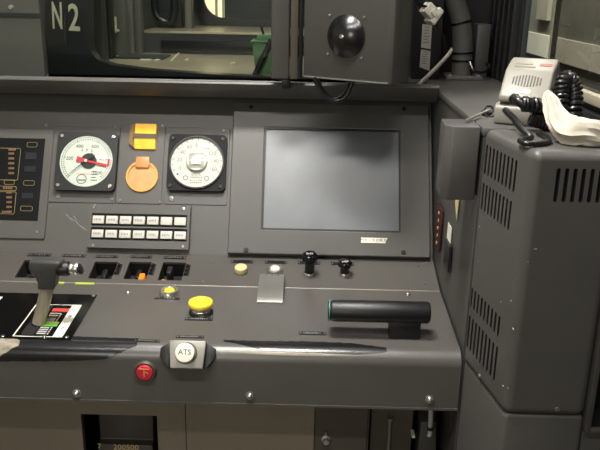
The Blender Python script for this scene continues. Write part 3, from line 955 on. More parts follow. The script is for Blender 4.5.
# ATS button block on the nose
fr = Fr((0, YF - .002, ncz), (1, 0, 0), (0, .6, 1))
u, v = fr.uv(185, 353)
g = thing('warning_button', 'white round button lettered ATS on a pale metal block', 'button', fr.at(u, v))
a, b, c, d = quad(fr.off(.012), 168.5, 205.5, 340.5, 368.5)
ma = Matrix.Translation((0, 0, 0))
bm = BM()
add_prism(bm, [(a + .003, c), (b - .003, c), (b, d), (a, d)], -.014, .012, fr.M, .0015)
obj('block', bm, mat('block_metal', (150, 147, 138), .4, .35, .04, 30), g)
for s, e in ((-1, a), (1, b)):
    bm = BM()
    pts = [(e - s * .0005, d - .0015), (e + s * .013, d - .010), (e + s * .014, d - .022), (e + s * .002, c + .001), (e - s * .001, c + .002)]
    add_prism(bm, pts if s > 0 else pts[::-1], -.012, .005, fr.M, .001)
    obj('block_side', bm, M_BLACK, g)
bu, bv = fr.off(.018).uv(185.5, 353)
MB = fr.M @ Matrix.Translation((bu, bv, .012))
bm = BM(); add_lathe(bm, [(0, 0), (.0155, 0), (.0155, .0015), (0, .0015)], 30, MB); obj('base_ring', bm, M_DKSTEEL, g)  # dark steel ring under the cap
bm = BM(); add_lathe(bm, [(.0135, .0015), (.0138, .012), (.0130, .0138), (.0118, .0142), (0, .0144)], 32, MB); cap = obj('cap', bm, M_WHITE, g)
bm = BM(); add_text(bm, 'ATS', .0105, MB @ Matrix.Translation((0, .0005, .0143)), .0003); obj('lettering', bm, M_INK, cap)
# red push button on the apron
u, v = FF.uv(145.5, 370.5)
g = thing('push_button', 'red push button marked with a gold character on the desk front', 'button', FF.at(u, v))
MB = FF.M @ Matrix.Translation((u, v, 0))
bm = BM(); add_lathe(bm, [(.0118, .003), (.0118, 0), (.0162, 0), (.0162, .003), (.0145, .006), (.0125, .006), (.0118, .003)], 32, MB); obj('bezel', bm, M_DKSTEEL, g)
bm = BM(); add_lathe(bm, [(0, .0002), (.0117, .0002), (.0117, .0065), (.0105, .008), (0, .0088)], 32, MB); cap = obj('cap', bm, M_REDBTN, g)
bm = BM(); add_text(bm, '下', .0155, MB @ Matrix.Translation((0, 0, .0086)), .0004); obj('lettering', bm, M_GOLD, cap)

# right T handle
bu, bv = FD.uv(404.5, 339.5)
a = FD.uv(389, 339.5)[0]; b = FD.uv(420, 339.5)[0]
g = thing('lever_handle', 'black T-shaped grip handle at the right side of the desk', 'handle', FD.at(bu, bv))
wb = FD.M @ Vector((bu, bv, 0))
yc = wb.y + .0115
pc = atY(380, 311.5, yc)
rh = .0160
zdesk = (FD.M @ Vector((0, bv + .0115, 0))).z
xl = atY(328.8, 312, yc).x; xr = atY(430, 312.5, yc).x
bm = BM(); add_cyl(bm, (xl + .0014, yc, pc.z), (xr, yc, pc.z), rh, 36, .0045); obj('grip', bm, M_BLACK, g)
bm = BM(); add_cyl(bm, (xl, yc, pc.z), (xl + .0014, yc, pc.z), rh * .98, 36); obj('end_ring', bm, M_TEAL, g)
bm = BM(); add_cyl(bm, (xl - .0012, yc, pc.z), (xl, yc, pc.z), rh * .88, 36); obj('end_cap', bm, M_BLACK, g)
bm = BM(); add_box(bm, a + FD.o.x, b + FD.o.x, yc - .0115, yc + .0115, zdesk - .0006, pc.z - rh * .6, None, .002); obj('stem', bm, M_BLACK, g)

# left master controller
u, v = FD.uv(36, 322)
g = thing('power_handle', 'black T-head power lever on a bare metal shaft', 'lever', FD.at(u, v))
base = FD.M @ Vector((*FD.uv(39, 325), .003))
yb = base.y
top = atY(47.5, 287, yb + .004)
bm = BM(); add_cyl(bm, base, top, .0096, 28); obj('shaft', bm, M_SHAFT, g)
FV = Fr((0, yb - .012, 0), (1, 0, 0), (0, 0, 1))
hp = [(28.5, 261.5), (57.5, 261.8), (60.5, 264), (60, 267), (56, 270), (53.5, 290.5), (37.5, 290.5), (37, 283.5), (34, 276.5), (29, 271.5), (28, 268.5)]
pts = [FV.uv(*p) for p in hp]
bm = BM(); add_prism(bm, pts[::-1], -.024, 0, FV.M, .003, 3); obj('handle_head', bm, mat('handle_grey', (62, 62, 60), .36), g)
yc = yb + .003
c0 = atY(57, 268.5, yc); c1 = atY(69.5, 268.5, yc)
bm = BM(); add_cyl(bm, (c0.x - .005, yc, c0.z), (c1.x, yc, c0.z), .0108, 26, .002); obj('handle_arm', bm, M_BLACK, g)
bm = BM()
x0 = c1.x
add_cyl(bm, (x0, yc, c0.z + .001), (x0 + .0055, yc, c0.z + .001), .0075, 20, .001)
add_cyl(bm, (x0 + .0055, yc, c0.z + .001), (x0 + .014, yc, c0.z + .001), .0092, 20, .0015)
obj('push_knob', bm, M_CHROME, g, label='chrome push knob on the arm end')
bm = BM(); add_cyl(bm, (x0 + .0141, yc, c0.z), (x0 + .017, yc, c0.z + .001), .0085, 20, .001); obj('knob_end', bm, M_BLACK, g)
# controller plate
g = thing('controller_plate', 'black plate with coloured notch scale around the power lever', 'plate', FD.at(*FD.uv(40, 320)))
pu = FD.uv(84, 318)[0]
vt = FD.uv(70, 295.2)[1]; vb = FD.uv(70, 340.5)[1]
uL = FD.uv(-60, 318)[0]
HP = .002
su0 = FD.uv(24, 322)[0]; su1 = FD.uv(72.5, 322)[0]
sv0 = FD.uv(40, 338.2)[1]; sv1 = FD.uv(40, 305.5)[1]
slot = (FD.uv(30, 322)[0], FD.uv(43, 322)[0], sv0 + .006, sv1 - .006)
bm = BM(); add_box(bm, uL, pu, vb, vt, 0, HP, FD.M)
base_pl = obj('base_plate', bm, M_GLOSS, g)
for px, py in ((93.5, 297), (67, 338.5), (3, 337.5), (44.5, 338)):
    uu, vv = FD.uv(px, py); screw(g, FD.M, uu, vv, HP, .0028, .0014, M_CHROME if py > 300 else M_SCREW)
def dq(x0, x1, v0, v1, h0=HP, h1=HP + .0006): return (x0, x1, v0, v1, h0, h1)
bm = BM()
add_box(bm, su0, su0 + .0018, sv0, sv1, HP, HP + .0006); add_box(bm, su0, su1, sv1 - .0014, sv1, HP, HP + .0006); add_box(bm, su0, su1, sv0, sv0 + .0012, HP, HP + .0006)
sw = su1 - su0; sh = sv1 - sv0
add_box(bm, su0 + sw * .80, su1, sv0, sv1, HP, HP + .0007)
obj('white_border', bm, M_STICK, g, FD.M)
x0 = su0 + sw * .44
def srow(name, m, f0, f1, xe):
    bm = BM(); add_box(bm, x0, su0 + sw * xe, sv0 + sh * f0, sv0 + sh * f1, HP, HP + .0005); return obj(name, bm, m, g, FD.M)
srow('scale_bar', M_REDS, .77, .88, .79, )
for f in (.70,): srow('scale_bar', M_LGREY, f, f + .03, .66)
for f in (.62,): srow('scale_bar', M_PINK, f, f + .05, .63)
for f in (.545, .50, .455): srow('scale_bar', M_LGREY, f, f + .028, .63)
srow('scale_bar', mat('scale_yellow', (190, 180, 80), .5), .405, .45, .75); srow('scale_bar', M_GREEN, .315, .40, .75)
for f in (.255, .195, .135, .08): srow('scale_bar', M_LGREY, f, f + .032, .62)
bm = BM()
for i in range(5): add_box(bm, su0 + sw * .65, su0 + sw * .68, sv0 + sh * (.07 + .06 * i), sv0 + sh * (.11 + .06 * i), HP, HP + .0005)
for i in range(5): add_box(bm, su0 + sw * .66, su0 + sw * .69, sv0 + sh * (.45 + .055 * i), sv0 + sh * (.49 + .055 * i), HP, HP + .0005)
obj('notch_marks', bm, M_LGREY, g, FD.M)
bm = BM(); xm = su0 + sw * .90
add_text(bm, 'B', .010, Matrix.Translation((xm, sv0 + sh * .62, HP + .0008))); add_text(bm, 'P', .010, Matrix.Translation((xm, sv0 + sh * .25, HP + .0008)))
obj('scale_lettering', bm, M_INK, g, FD.M)
bm = BM(); add_text(bm, 'EB', .008, Matrix.Translation((xm, sv0 + sh * .84, HP + .0008))); add_text(bm, 'N', .008, Matrix.Translation((xm, sv0 + sh * .43, HP + .0008)))
obj('pale_lettering', bm, M_LGREY, g, FD.M)
bm = BM(); add_prism(bm, rrect(su0 + sw * .14, su0 + sw * .40, sv0 + .004, sv1 - .004, .004), HP, HP + .0007); obj('slot_brush', bm, M_MATTE, g, FD.M)
bm = BM(); a_ = FD.uv(-30, 298.5); b_ = FD.uv(2.5, 298.5); add_box(bm, a_[0], b_[0], a_[1] - .009, a_[1] + .004, HP, HP + .0006); obj('white_label', bm, M_STICK, g, FD.M)

# ================================================================== BELOW THE DESK
lw = thing('lower_front', 'brushed steel lower panels under the desk apron', 'panel', (-.3, YL, .02))
ZT = ZA - .0015
def lx(px): return FL.uv(px, 430)[0]
def lz(py, px=200): return FL.uv(px, py)[1] + .60
hx0, hx1 = lx(82), lx(157.5)
hz1 = lz(415, 120)
bm = BM()
add_grid_plate(bm, XD0, lx(185.5), .02, ZT, -.012, 0, [(hx0, hx1, .42, hz1)], Matrix.Translation((0, YL, 0)) @ Matrix.Rotation(R(90), 4, 'X'))
obj('steel_panel', bm, M_STEEL, lw)
bm = BM(); add_box(bm, lx(186.3), lx(314), YL, YL + .012, .02, ZT); obj('steel_panel', bm, M_STEEL, lw)
bm = BM(); add_box(bm, lx(314.8), lx(367), YL + .002, YL + .012, .02, ZT); obj('access_door', bm, M_DKSTEEL, lw)
# lock on the access door
lu = lx(326.5); lzv = lz(440, 326)
ML = Matrix.Translation((lu, YL + .002, lzv)) @ Matrix.Rotation(R(90), 4, 'X')
bm = BM(); add_lathe(bm, [(0, 0), (.0075, 0), (.0075, .002), (.005, .004), (.0045, .009), (0, .0095)], 20, ML); obj('lock', bm, M_CHROME, lw)
bm = BM(); add_box(bm, lu - .002, lu + .0005, YL - .004, YL + .002, lzv + .010, lzv + .016, None, .0008); obj('lock_pin', bm, M_CHROME, lw)
# recessed bay at the right end
bm = BM()
add_box(bm, lx(367.8), XD1, YL + .10, YL + .11, .02, ZT)
add_box(bm, lx(367.8), lx(369), YL + .004, YL + .10, .02, ZT)
obj('bay_back', bm, M_DKSTEEL, lw)
bm = BM(); xh = lx(391)
add_box(bm, lx(372), lx(414), YL + .02, YL + .026, .02, ZT); obj('bay_door', bm, M_DKSTEEL, lw)
bm = BM(); add_cyl(bm, (xh, YL + .016, .40), (xh, YL + .016, lz(426, 391)), .0028, 12); add_cyl(bm, (xh, YL + .016, lz(427, 391)), (xh, YL + .016, lz(423.5, 391)), .005, 12); obj('door_rod', bm, M_SCREW, lw)
bm = BM(); add_box(bm, lx(413), lx(416), YL + .004, YL + .02, lz(439.5, 414), lz(437, 414)); obj('latch', bm, M_STICK, lw)
bm = BM()
p = [(lx(437), YL + .01, ZT), (lx(452), YL + .01, ZT)]
xa, xb_ = lx(434), lx(452.5)
add_tube(bm, smooth_path([(xa, YL + .012, ZT - .003), (xb_ - .004, YL + .012, ZT - .003), (xb_, YL + .012, ZT - .008), (xb_, YL + .012, lz(431, 452))], 6), .0022, 10)
obj('bracket_rod', bm, M_DKSTEEL, lw)
g = thing('cable_end', 'pale cable end with black tie hanging under the desk corner', 'cable', (lx(428.5), YL, ZT))
bm = BM(); add_tube(bm, smooth_path([(lx(428), YL - .004, ZT + .0005), (lx(429), YL - .006, lz(418, 428)), (lx(429.5), YL - .005, lz(430, 428)), (lx(429), YL - .004, lz(434, 428))], 6), .0036, 12); obj('strand', bm, M_LGREY, g)
bm = BM(); add_cyl(bm, (lx(429.4), YL - .0055, lz(427.5, 428)), (lx(429.4), YL - .0055, lz(424.5, 428)), .0046, 12); obj('tie', bm, M_BLACK, g)
g = thing('bay_box', 'dark sloping box in the bay below the desk right corner', 'box', (lx(430), YL + .03, .30))
bm = BM(); add_prism(bm, [(lx(418), .30), (lx(452), .30), (lx(440), lz(433, 430)), (lx(424), lz(433, 430))], -YL - .09, -YL - .030, Matrix.Rotation(R(90), 4, 'X'), .002); obj('box_body', bm, M_CAB, g)
# number box inside the opening
g = thing('counter_box', 'dark box marked with pale digits in the opening under the desk', 'box', ((hx0 + hx1) / 2, YL + .05, .42))
FC = Fr((0, YL + .03, .6), (1, 0, 0), (0, 0, 1))
x0, x1 = FC.uv(98.5, 430)[0], FC.uv(153, 430)[0]
z1 = FC.uv(120, 416)[1] + .6 + .006; zm = FC.uv(120, 440.5)[1] + .6
bm = BM()
sideM = Matrix(((0, 0, 1, 0), (1, 0, 0, 0), (0, 1, 0, 0), (0, 0, 0, 1)))
add_prism(bm, [(YL + .10, .42), (YL + .022, .42), (YL + .022, zm - .003), (YL + .034, zm), (YL + .036, z1), (YL + .10, z1)], x0, x1, sideM, .002)
obj('counter_body', bm, mat('counter_paint', (58, 53, 46), .5), g)
bm = BM()
FX = Matrix.Rotation(R(90), 4, 'X')
c0x = FC.off(.008).uv(126, 447.5)
add_text(bm, '200500', .0135, Matrix.Translation((c0x[0], YL + .0218, c0x[1] + .6)) @ FX)
add_text(bm, '7', .0135, Matrix.Translation((FC.uv(97.5, 449)[0] + .006, YL + .0218, c0x[1] + .6 + .001)) @ FX)
obj('digits', bm, mat('digit_tan', (170, 150, 110), .6), g)
bm = BM()
add_box(bm, hx0 - .03, hx1 + .03, YL + .11, YL + .12, .40, hz1 + .02); add_box(bm, hx0 - .03, hx1 + .03, YL + .013, YL + .11, .39, .42 - .0005)
obj('opening_lining', bm, M_MATTE, lw)

# ================================================================== RIGHT CABINET
ca = Vector((.2225, .94)); cb = Vector((.2465, .800)); cc = Vector((.3475, .800)); cdv = Vector((.3475, .943))
ZTOP, ZBOT = 1.084, .7528
cabn = thing('equipment_cabinet', 'tall grey metal equipment cabinet with vent slots at right', 'cabinet', (.29, .87, 0))
bm = BM()
add_prism(bm, [tuple(ca), tuple(cb), tuple(cc), tuple(cdv)], ZBOT, ZTOP, None, .011, 5)
up = obj('upper_case', bm, [M_CAB], cabn)
# frames of its two visible faces
FA = Fr((ca.x, ca.y, ZBOT), (cb.x - ca.x, cb.y - ca.y, 0), (0, 0, 1))
FB = Fr((cb.x, cb.y, ZBOT), (1, 0, 0), (0, 0, 1))
cut_bm = BM()
def slot_cut(fr, u0, u1, v0, v1, depth=.009):
    w = (u1 - u0)
    pts = rrect(u0, u1, v0, v1, w * .49, 3)
    add_prism(cut_bm, pts, -depth, .004, WM[cabn].inverted() @ fr.M)
def vent_rows(first_top, first_bot, last_top, last_bot, n):
    a = FA.uv(*first_top); b = FA.uv(*first_bot); c = FA.uv(*last_top); d = FA.uv(*last_bot)
    vt = (a[1] + c[1]) / 2; vb = (b[1] + d[1]) / 2
    u0 = (a[0] + b[0]) / 2; u1 = (c[0] + d[0]) / 2
    st = (u1 - u0) / (n - 1)
    for i in range(n):
        uu = u0 + st * i
        slot_cut(FA, uu - st * .24, uu + st * .24, vb, vt)
vent_rows((480.4, 141.3), (478.5, 171.4), (516.4, 159.3), (513.6, 192), 11)
vent_rows((477.7, 180), (475.3, 206), (511.2, 199.7), (508, 230), 11)
vent_rows((469.5, 285.5), (467.4, 303.5), (499.5, 314.6), (498, 337), 10)
vent_rows((466.2, 311.6), (464.6, 345), (497.5, 346), (493.4, 380.6), 10)
us = [FB.uv(px, 186)[0] for px in (556.8, 565.3, 573.8, 582.3, 590.8, 599.3)]
vt = FB.uv(575, 168.5)[1]; vb = FB.uv(575, 202.5)[1]
for uu in us: slot_cut(FB, uu - .0022, uu + .0022, vb, vt)
cut(up, cut_bm, M_MATTE)  # black slot walls stand in for the shade inside the vents
bm = BM()
e = .0025
add_prism(bm, [(ca.x + e, ca.y), (cb.x + e * .6, cb.y + e), (cc.x, cc.y + e), (cdv.x, cdv.y)], .002, ZBOT + .0005, None, .006, 3)
obj('lower_case', bm, M_CAB, cabn)
for px, py, fr in ((557, 409, FB), (479.5, 376, FA)):
    uu, vv = fr.uv(px, py); screw(cabn, fr.M, uu, vv, 0, .003, .0014, M_SCREW)
bm = BM()
def chip(fr, px, py, w, h):
    uu, vv = fr.uv(px, py)
    pts = [(uu + w * random.uniform(.6, 1) * math.cos(a), vv + h * random.uniform(.5, 1) * math.sin(a)) for a in [i * math.pi / 3.5 for i in range(7)]]
    add_prism(bm, pts, -.0003, .0003, fr.M)
for a in ((FB, 535.5, 249, .003, .0009), (FB, 528, 262, .0007, .0007), (FA, 501, 302, .0012, .001), (FA, 513, 328.5, .003, .001), (FA, 479.5, 226.5, .0012, .001), (FA, 478, 261, .001, .001), (FA, 508, 388, .001, .001), (FB, 511, 301, .001, .0008), (FA, 503, 386, .0016, .001)):
    chip(*a)
obj('paint_chips', bm, M_CHIP, cabn)
# frame and dark recess right of the cabinet
fz0 = FB.uv(585, 432)[1] + ZBOT; fz1 = FB.uv(598, 285)[1] + ZBOT
bm = BM()
x0 = FB.uv(584.5, 430)[0] + cb.x
add_box(bm, cc.x + .0005, cc.x + .0075, .797, .94, fz0, 1.075, None, .001)
add_box(bm, cc.x + .0075, XR - .0005, .797, .805, fz0, fz0 + .005, None, .001)
t = obj('recess_frame', bm, M_PIPE, None, None, (cc.x, .86, fz0)); setp(t, 'narrow grey frame around a dark recess right of the cabinet', 'frame')
bm = BM()
add_box(bm, cc.x + .008, XR - .0005, .90, .91, fz0, 1.075); add_box(bm, cc.x + .008, XR - .0005, .8055, .90, fz0, fz0 + .001)
bm2 = BM(); add_box(bm2, cc.x + .0005, XR - .0005, .8025, .90, .002, fz0 - .0005); obj('recess_base', bm2, M_CAB, t)
bp_ = obj('recess_lining', bm, M_MATTE, t)

# small box left of the cabinet
g = thing('wall_box', 'small plain grey box mounted left of the vented cabinet', 'box', (XW - .02, .965, .98))
YX = .955
FBX = Fr((0, YX, 1.0), (1, -.04, 0), (0, 0, 1))
p = [FBX.uv(444.5, 126), FBX.uv(475, 126), FBX.uv(472, 200), FBX.uv(441.5, 197)]
x0 = (p[0][0] + p[3][0]) / 2 + .009; x1 = max(p[1][0], p[2][0]) + .003; z0 = p[3][1] - .004; z1 = p[0][1]
bm = BM()
add_prism(bm, [(x0, 0), (x1, 0), (x1, -.06), (x0 - .008, -.06), (x0 - .009, -.012)], z0, z1, Matrix(((1, 0, 0, 0), (0, 0, 0, 0), (0, 0, 1, 0), (0, 0, 0, 1))) @ Matrix.Identity(4) if False else FBX.M @ Matrix(((1, 0, 0, 0), (0, 0, 1, 0), (0, 1, 0, 0), (0, 0, 0, 1))), .0025, 2)
obj('box_case', bm, M_CAB, g)
# maroon terminal block with tag, on the side wall below the box
g = thing('terminal_block', 'maroon terminal strip with white tag on the side wall', 'terminal block', (XW, 1.15, .87))
FSW = Fr((XW, 1.0, .9), (0, -1, 0), (0, 0, 1))    # side wall facing the desk
def sw(px, py): return FSW.uv(px, py)
a = sw(437, 203); b = sw(443.5, 222); c = sw(438.5, 250)
bm = BM(); add_box(bm, a[0] + .01, sw(442.5, 225)[0], sw(440, 252)[1], sw(440, 205)[1], .0, .003, FSW.M, .001); obj('terminal_body', bm, M_MAROON, g)
bm = BM()
for i in range(5): add_lathe(bm, [(0, .003), (.003, .003), (.003, .004), (0, .0045)], 10, FSW.M @ Matrix.Translation((sw(440, 225)[0], sw(440, 250)[1] + (sw(440, 207)[1] - sw(440, 250)[1]) * (i + .5) / 5, 0)))
obj('terminal_screw', bm, M_GOLD, g)
bm = BM(); q = sw(449.5, 232); add_box(bm, q[0] - .014, q[0] + .016, q[1] - .014, q[1] + .012, 0, .0008, FSW.M); obj('white_tag', bm, M_STICK, g)
bm = BM(); q = sw(449, 262); add_box(bm, q[0] - .025, q[0] + .015, q[1] - .012, q[1] + .03, 0, .004, FSW.M); obj('dark_socket', bm, M_BLACK, g)
bm = BM(); q = sw(457, 206); add_prism(bm, [(q[0] - .02, q[1] + .012), (q[0] + .012, q[1] + .012), (q[0] + .008, q[1] - .02)], 0, .001, FSW.M)
t = obj('warning_sticker', bm, M_PALEY, None, None, FSW.M @ Vector((q[0], q[1], 0))); setp(t, 'pale yellow triangular sticker just under the small grey box', 'sticker')
bm = BM(); q0 = sw(456, 262); q1 = sw(466, 262)
# wire hook at the cabinet's back edge
g = thing('wire_hook', 'small metal pin and dark ring lying behind the small grey box', 'pin', atZ(480, 116, ZS))
bm = BM(); add_tube(bm, [atZ(466, 120.5, ZS + .004), atZ(480, 114, ZS + .006), atZ(489, 110, ZS + .010)], .0016, 8); obj('pin', bm, M_SCREW, g)
bm = BM()
c = atZ(489, 112, ZS + .006)
add_tube(bm, [c + Vector((.007 * math.cos(a), .004 * math.sin(a), .007 * math.sin(a) + .001)) for a in [i * 2 * math.pi / 20 for i in range(20)]], .0018, 8)
add_box(bm, c.x - .008, c.x + .010, c.y + .002, c.y + .014, ZS, ZS + .006, None, .001)
obj('ring', bm, M_BLACK, g)

# ================================================================== TELEPHONE
pb = atZ(492.5, 123, ZTOP)
yaw = R(-24)
MT = Matrix.Translation(pb) @ Matrix.Rotation(yaw, 4, 'Z')
g = thing('telephone_handset', 'cream train telephone handset lying on its cradle on the cabinet', 'telephone', MT)
SD = Matrix(((0, 0, 1, 0), (1, 0, 0, 0), (0, 1, 0, 0), (0, 0, 0, 1)))   # (depth, height, width) -> (x=width, y=depth, z=height)
W = .060
bm = BM(); add_prism(bm, [(0, 0), (.095, 0), (.095, .026), (.008, .026), (0, .022)], 0, W * .95, MT @ SD, .003, 2)
cradle = obj('cradle', bm, M_PHONE, g)
bm = BM()
add_prism(bm, [(.001, .028), (.092, .028), (.100, .048), (.094, .074), (.084, .080), (.070, .078), (.036, .068), (.001, .037)], .004, W + .006, MT @ SD, .0035, 3)
hs = obj('handset', bm, M_PHONE, g)
# sloped face frame
A0 = MT @ SD @ Vector((.001, .037, .004)); A1 = MT @ SD @ Vector((.036, .068, .004)); A2 = MT @ SD @ Vector((.001, .037, W + .006))
FH = Fr(A0, A2 - A0, A1 - A0)
Lh = (A1 - A0).length; Wh = (A2 - A0).length
bm = BM()
for i in range(10):
    t = i / 9
    hh = Lh * (.09 + .12 * math.sin(math.pi * (t * .8 + .1)))
    uu = Wh * (.22 + .56 * t)
    add_box(bm, uu - .0009, uu + .0009, Lh * .58 - hh, Lh * .58 + hh, 0.0001, .0007, FH.M)
obj('grille_slit', bm, mat('grille_dark', (70, 66, 58), .6), hs)
bm = BM(); add_box(bm, Wh * .38, Wh * .62, Lh * .12, Lh * .24, .0001, .0007, FH.M); obj('small_label', bm, M_STICK, hs)
bm = BM()
FH2 = Fr(MT @ SD @ Vector((.036, .068, .004)), A2 - A0, (MT @ SD @ Vector((.070, .078, .004))) - (MT @ SD @ Vector((.036, .068, .004))))
for q in range(2): add_box(bm, Wh * .16, Wh * (.60 - .08 * q), .008 + q * .010, .013 + q * .010, .0001, .0005, FH2.M)
obj('top_print', bm, mat('print_tan', (120, 113, 100), .6), hs)
bm = BM(); add_box(bm, Wh * .66, Wh * .92, .015, .024, .0001, .0005, FH2.M); obj('red_print', bm, mat('print_red', (150, 90, 75), .6), hs)
bm = BM(); add_box(bm, W + .0055, W + .0066, .066, .082, .052, .072, MT); obj('side_button', bm, M_BLACK, hs)
# coiled cord
g = thing('coiled_cord', 'black coiled telephone cord heaped beside the cream handset', 'cord', atZ(545, 130, ZTOP))
zc = ZTOP
def C(px, py, Y): return atY(px, py, Y)
bm = BM()
h0 = C(514, 99, .935)
pA = smooth_path([h0, C(518, 101, .925), C(524, 105, .92)], 6)
add_tube(bm, pA, [.0075] * 3 + [.006] * (len(pA) - 3), 12)
add_tube(bm, coil(smooth_path([C(523, 104, .92), C(532, 105, .92), C(542, 107, .925), C(550, 112, .93)], 10), 8, .0072), .0030, 8)
obj('cord_section', bm, M_CORD, g)
bm = BM()
add_tube(bm, coil(smooth_path([C(550, 114, .935), C(556, 124, .94), C(560, 112, .945), C(561, 96, .955), C(562, 84, .96), C(567, 78.5, .965), C(573, 84, .965), C(575, 96, .96), C(574, 110, .95), C(572, 122, .945)], 10), 25, .0078), .0032, 8)
obj('cord_section', bm, M_CORD, g)
bm = BM()
add_tube(bm, coil(smooth_path([C(572, 122, .945), C(566, 127, .93), C(552, 124, .925), C(541, 121, .925), C(531, 118, .925)], 10), 12, .0075), .0031, 8)
obj('cord_section', bm, M_CORD, g)
bm = BM()
add_tube(bm, smooth_path([C(505.5, 110, .94), C(508, 113, .93), C(514, 119, .91), C(521, 128, .888), C(528, 134.5, .874), C(531, 138, .868)], 8), .0042, 10)
add_tube(bm, smooth_path([C(531, 138, .868)] + [atZ(x, y, zc + .0035) for x, y in ((523, 139.5), (520, 141), (526, 143.5), (540, 143.5), (549, 141), (546, 136.5), (538, 133))], 8), .0033, 10)
obj('cord_section', bm, M_CORD, g)
# white cloth
path = smooth_path([C(547, 92, .90), C(549, 97, .895), C(553, 107, .885), C(558, 119, .87), C(565, 129, .855), C(574, 133, .845), C(585, 133, .84), C(596, 135, .838), C(606, 139, .838)], 7)
n = len(path)
rad = []
for i in range(n):
    t = i / (n - 1)
    rad.append(.0035 + .0135 * min(1, t / .6) ** .9 - .004 * max(0, t - .8) / .2)
def fold(q, p, i, a):
    d = (q - p)
    f = 1 + .12 * math.sin(3 * a + i * .12) + .09 * math.sin(8 * a - i * .10) + .05 * math.sin(17 * a + i * .08) + .2 * noise.noise(q * 70)
    r = p + d * f
    if r.z < ZTOP + .001: r.z = ZTOP + .001
    return r
bm = BM(); add_tube(bm, path, rad, 40, 1, 1, fold)
t = obj('cloth', bm, M_CLOTH, None, None, atZ(575, 143, ZTOP)); setp(t, 'crumpled white cloth tied around the black cord on the cabinet', 'cloth')
bm = BM()
add_box(bm, .30, .355, .835, .84, ZTOP, ZTOP + .001)
bm.free()

# ================================================================== SPEAKER AND PILLAR
n30 = R(30)
SO = atY(303, 77, 1.205)
ZSB = 1.1125
FSP = Fr((SO.x, SO.y, ZSB), (math.cos(n30), -math.sin(n30), 0), (0, 0, 1))
wS = FSP.uv(386, 80)[0]
g = thing('loudspeaker', 'grey box loudspeaker with black cone hanging above the hood', 'loudspeaker', FSP.at(wS / 2, 0))
bm = BM()
add_prism(bm, [(0, .055), (0, 0), (wS, 0), (wS + .008, .003), (wS + .013, .012), (wS + .014, .055)], -.0, .36, FSP.M @ Matrix(((1, 0, 0, 0), (0, 0, 1, 0), (0, -1, 0, 0), (0, 0, 0, 1))), .0015, 2)
obj('cabinet_box', bm, M_POST, g)
cu_, cv = FSP.uv(346.2, 36.3)
rc = FSP.uv(346.2, 14.5)[1] - cv
MS = FSP.M @ Matrix.Translation((cu_, cv, 0))
bm = BM(); add_lathe(bm, [(rc, 0), (rc, .0015), (rc * .95, .0025), (rc * .9, .0035), (rc * .75, .0075), (rc * .55, .0112), (rc * .33, .0138), (rc * .14, .0148), (0, .0150)], 44, MS); obj('cone', bm, mat('cone_black', (12, 12, 13), .24, spec=.7), g)
bm = BM(); add_lathe(bm, [(.0035, .0138), (.0035, .0160), (.0018, .0166), (.0015, .0155), (0, .0155)], 16, MS); obj('cone_tip', bm, M_CHROME, g)
for px, py in ((329.7, 15.3), (364, 17.3), (327.8, 54), (361.5, 58)):
    uu, vv = FSP.uv(px, py); screw(g, FSP.M, uu, vv, 0, .002, .0016, M_SCREW)
bm = BM(); add_box(bm, .002, wS + .004, .001, .003, 0, .0012, FSP.M); obj('bottom_lip', bm, mat('lip_grey', (105, 102, 95), .4), g)
# bracket that carries the box
bm = BM(); add_box(bm, .02, wS - .02, .36, ZC - ZSB, -.045, -.012, FSP.M); obj('hanger', bm, M_POST, g)
# cable loop
g = thing('cable_loop', 'black cable loop hanging below the loudspeaker box', 'cable', FSP.at(.04, 0))
bm = BM()
def S(px, py, d=0): return atY(px, py, 1.19 + d)
add_tube(bm, smooth_path([S(314, 77.5), S(318, 86), S(324, 95), S(333, 100.5), S(342, 99.5), S(348, 93), S(352.5, 82)], 8), .0032, 10); obj('strand', bm, M_CORD, g)
bm = BM()
add_tube(bm, smooth_path([S(319, 78.5, .006), S(322, 88, .006), S(329, 97, .006), S(337, 98, .006), S(344, 92, .006), S(348.5, 81.5, .006)], 8), .0024, 10); obj('strand', bm, M_CORD, g)
# windscreen pillar left of it
YP = 1.255
pz = atY(285, 79.5, YP).z
def pxx(px, Y=YP): return atY(px, 40, Y).x
pi = thing('window_pillar', 'grey stepped vertical window pillar left of the loudspeaker', 'pillar', (pxx(285), YP + .015, pz))
bm = BM(); add_box(bm, pxx(271), pxx(289.5), YP, YP + .032, pz, ZC, None, .003, 3); obj('post', bm, M_POST, pi)
bm = BM(); add_box(bm, pxx(290.3), pxx(298), YP + .004, YP + .028, pz, ZC, None, .002); obj('post_rib', bm, M_DKSTEEL, pi)
bm = BM(); add_box(bm, pxx(298.4), pxx(303), YP + .010, YP + .024, pz + .002, ZC, None, .002); obj('post_rib', bm, M_BLACK, pi)
bm = BM(); add_box(bm, pxx(282), pxx(291), YP + .02, YH - .0005, pz - .018, pz, None, .001); obj('foot', bm, M_BLACK, pi)

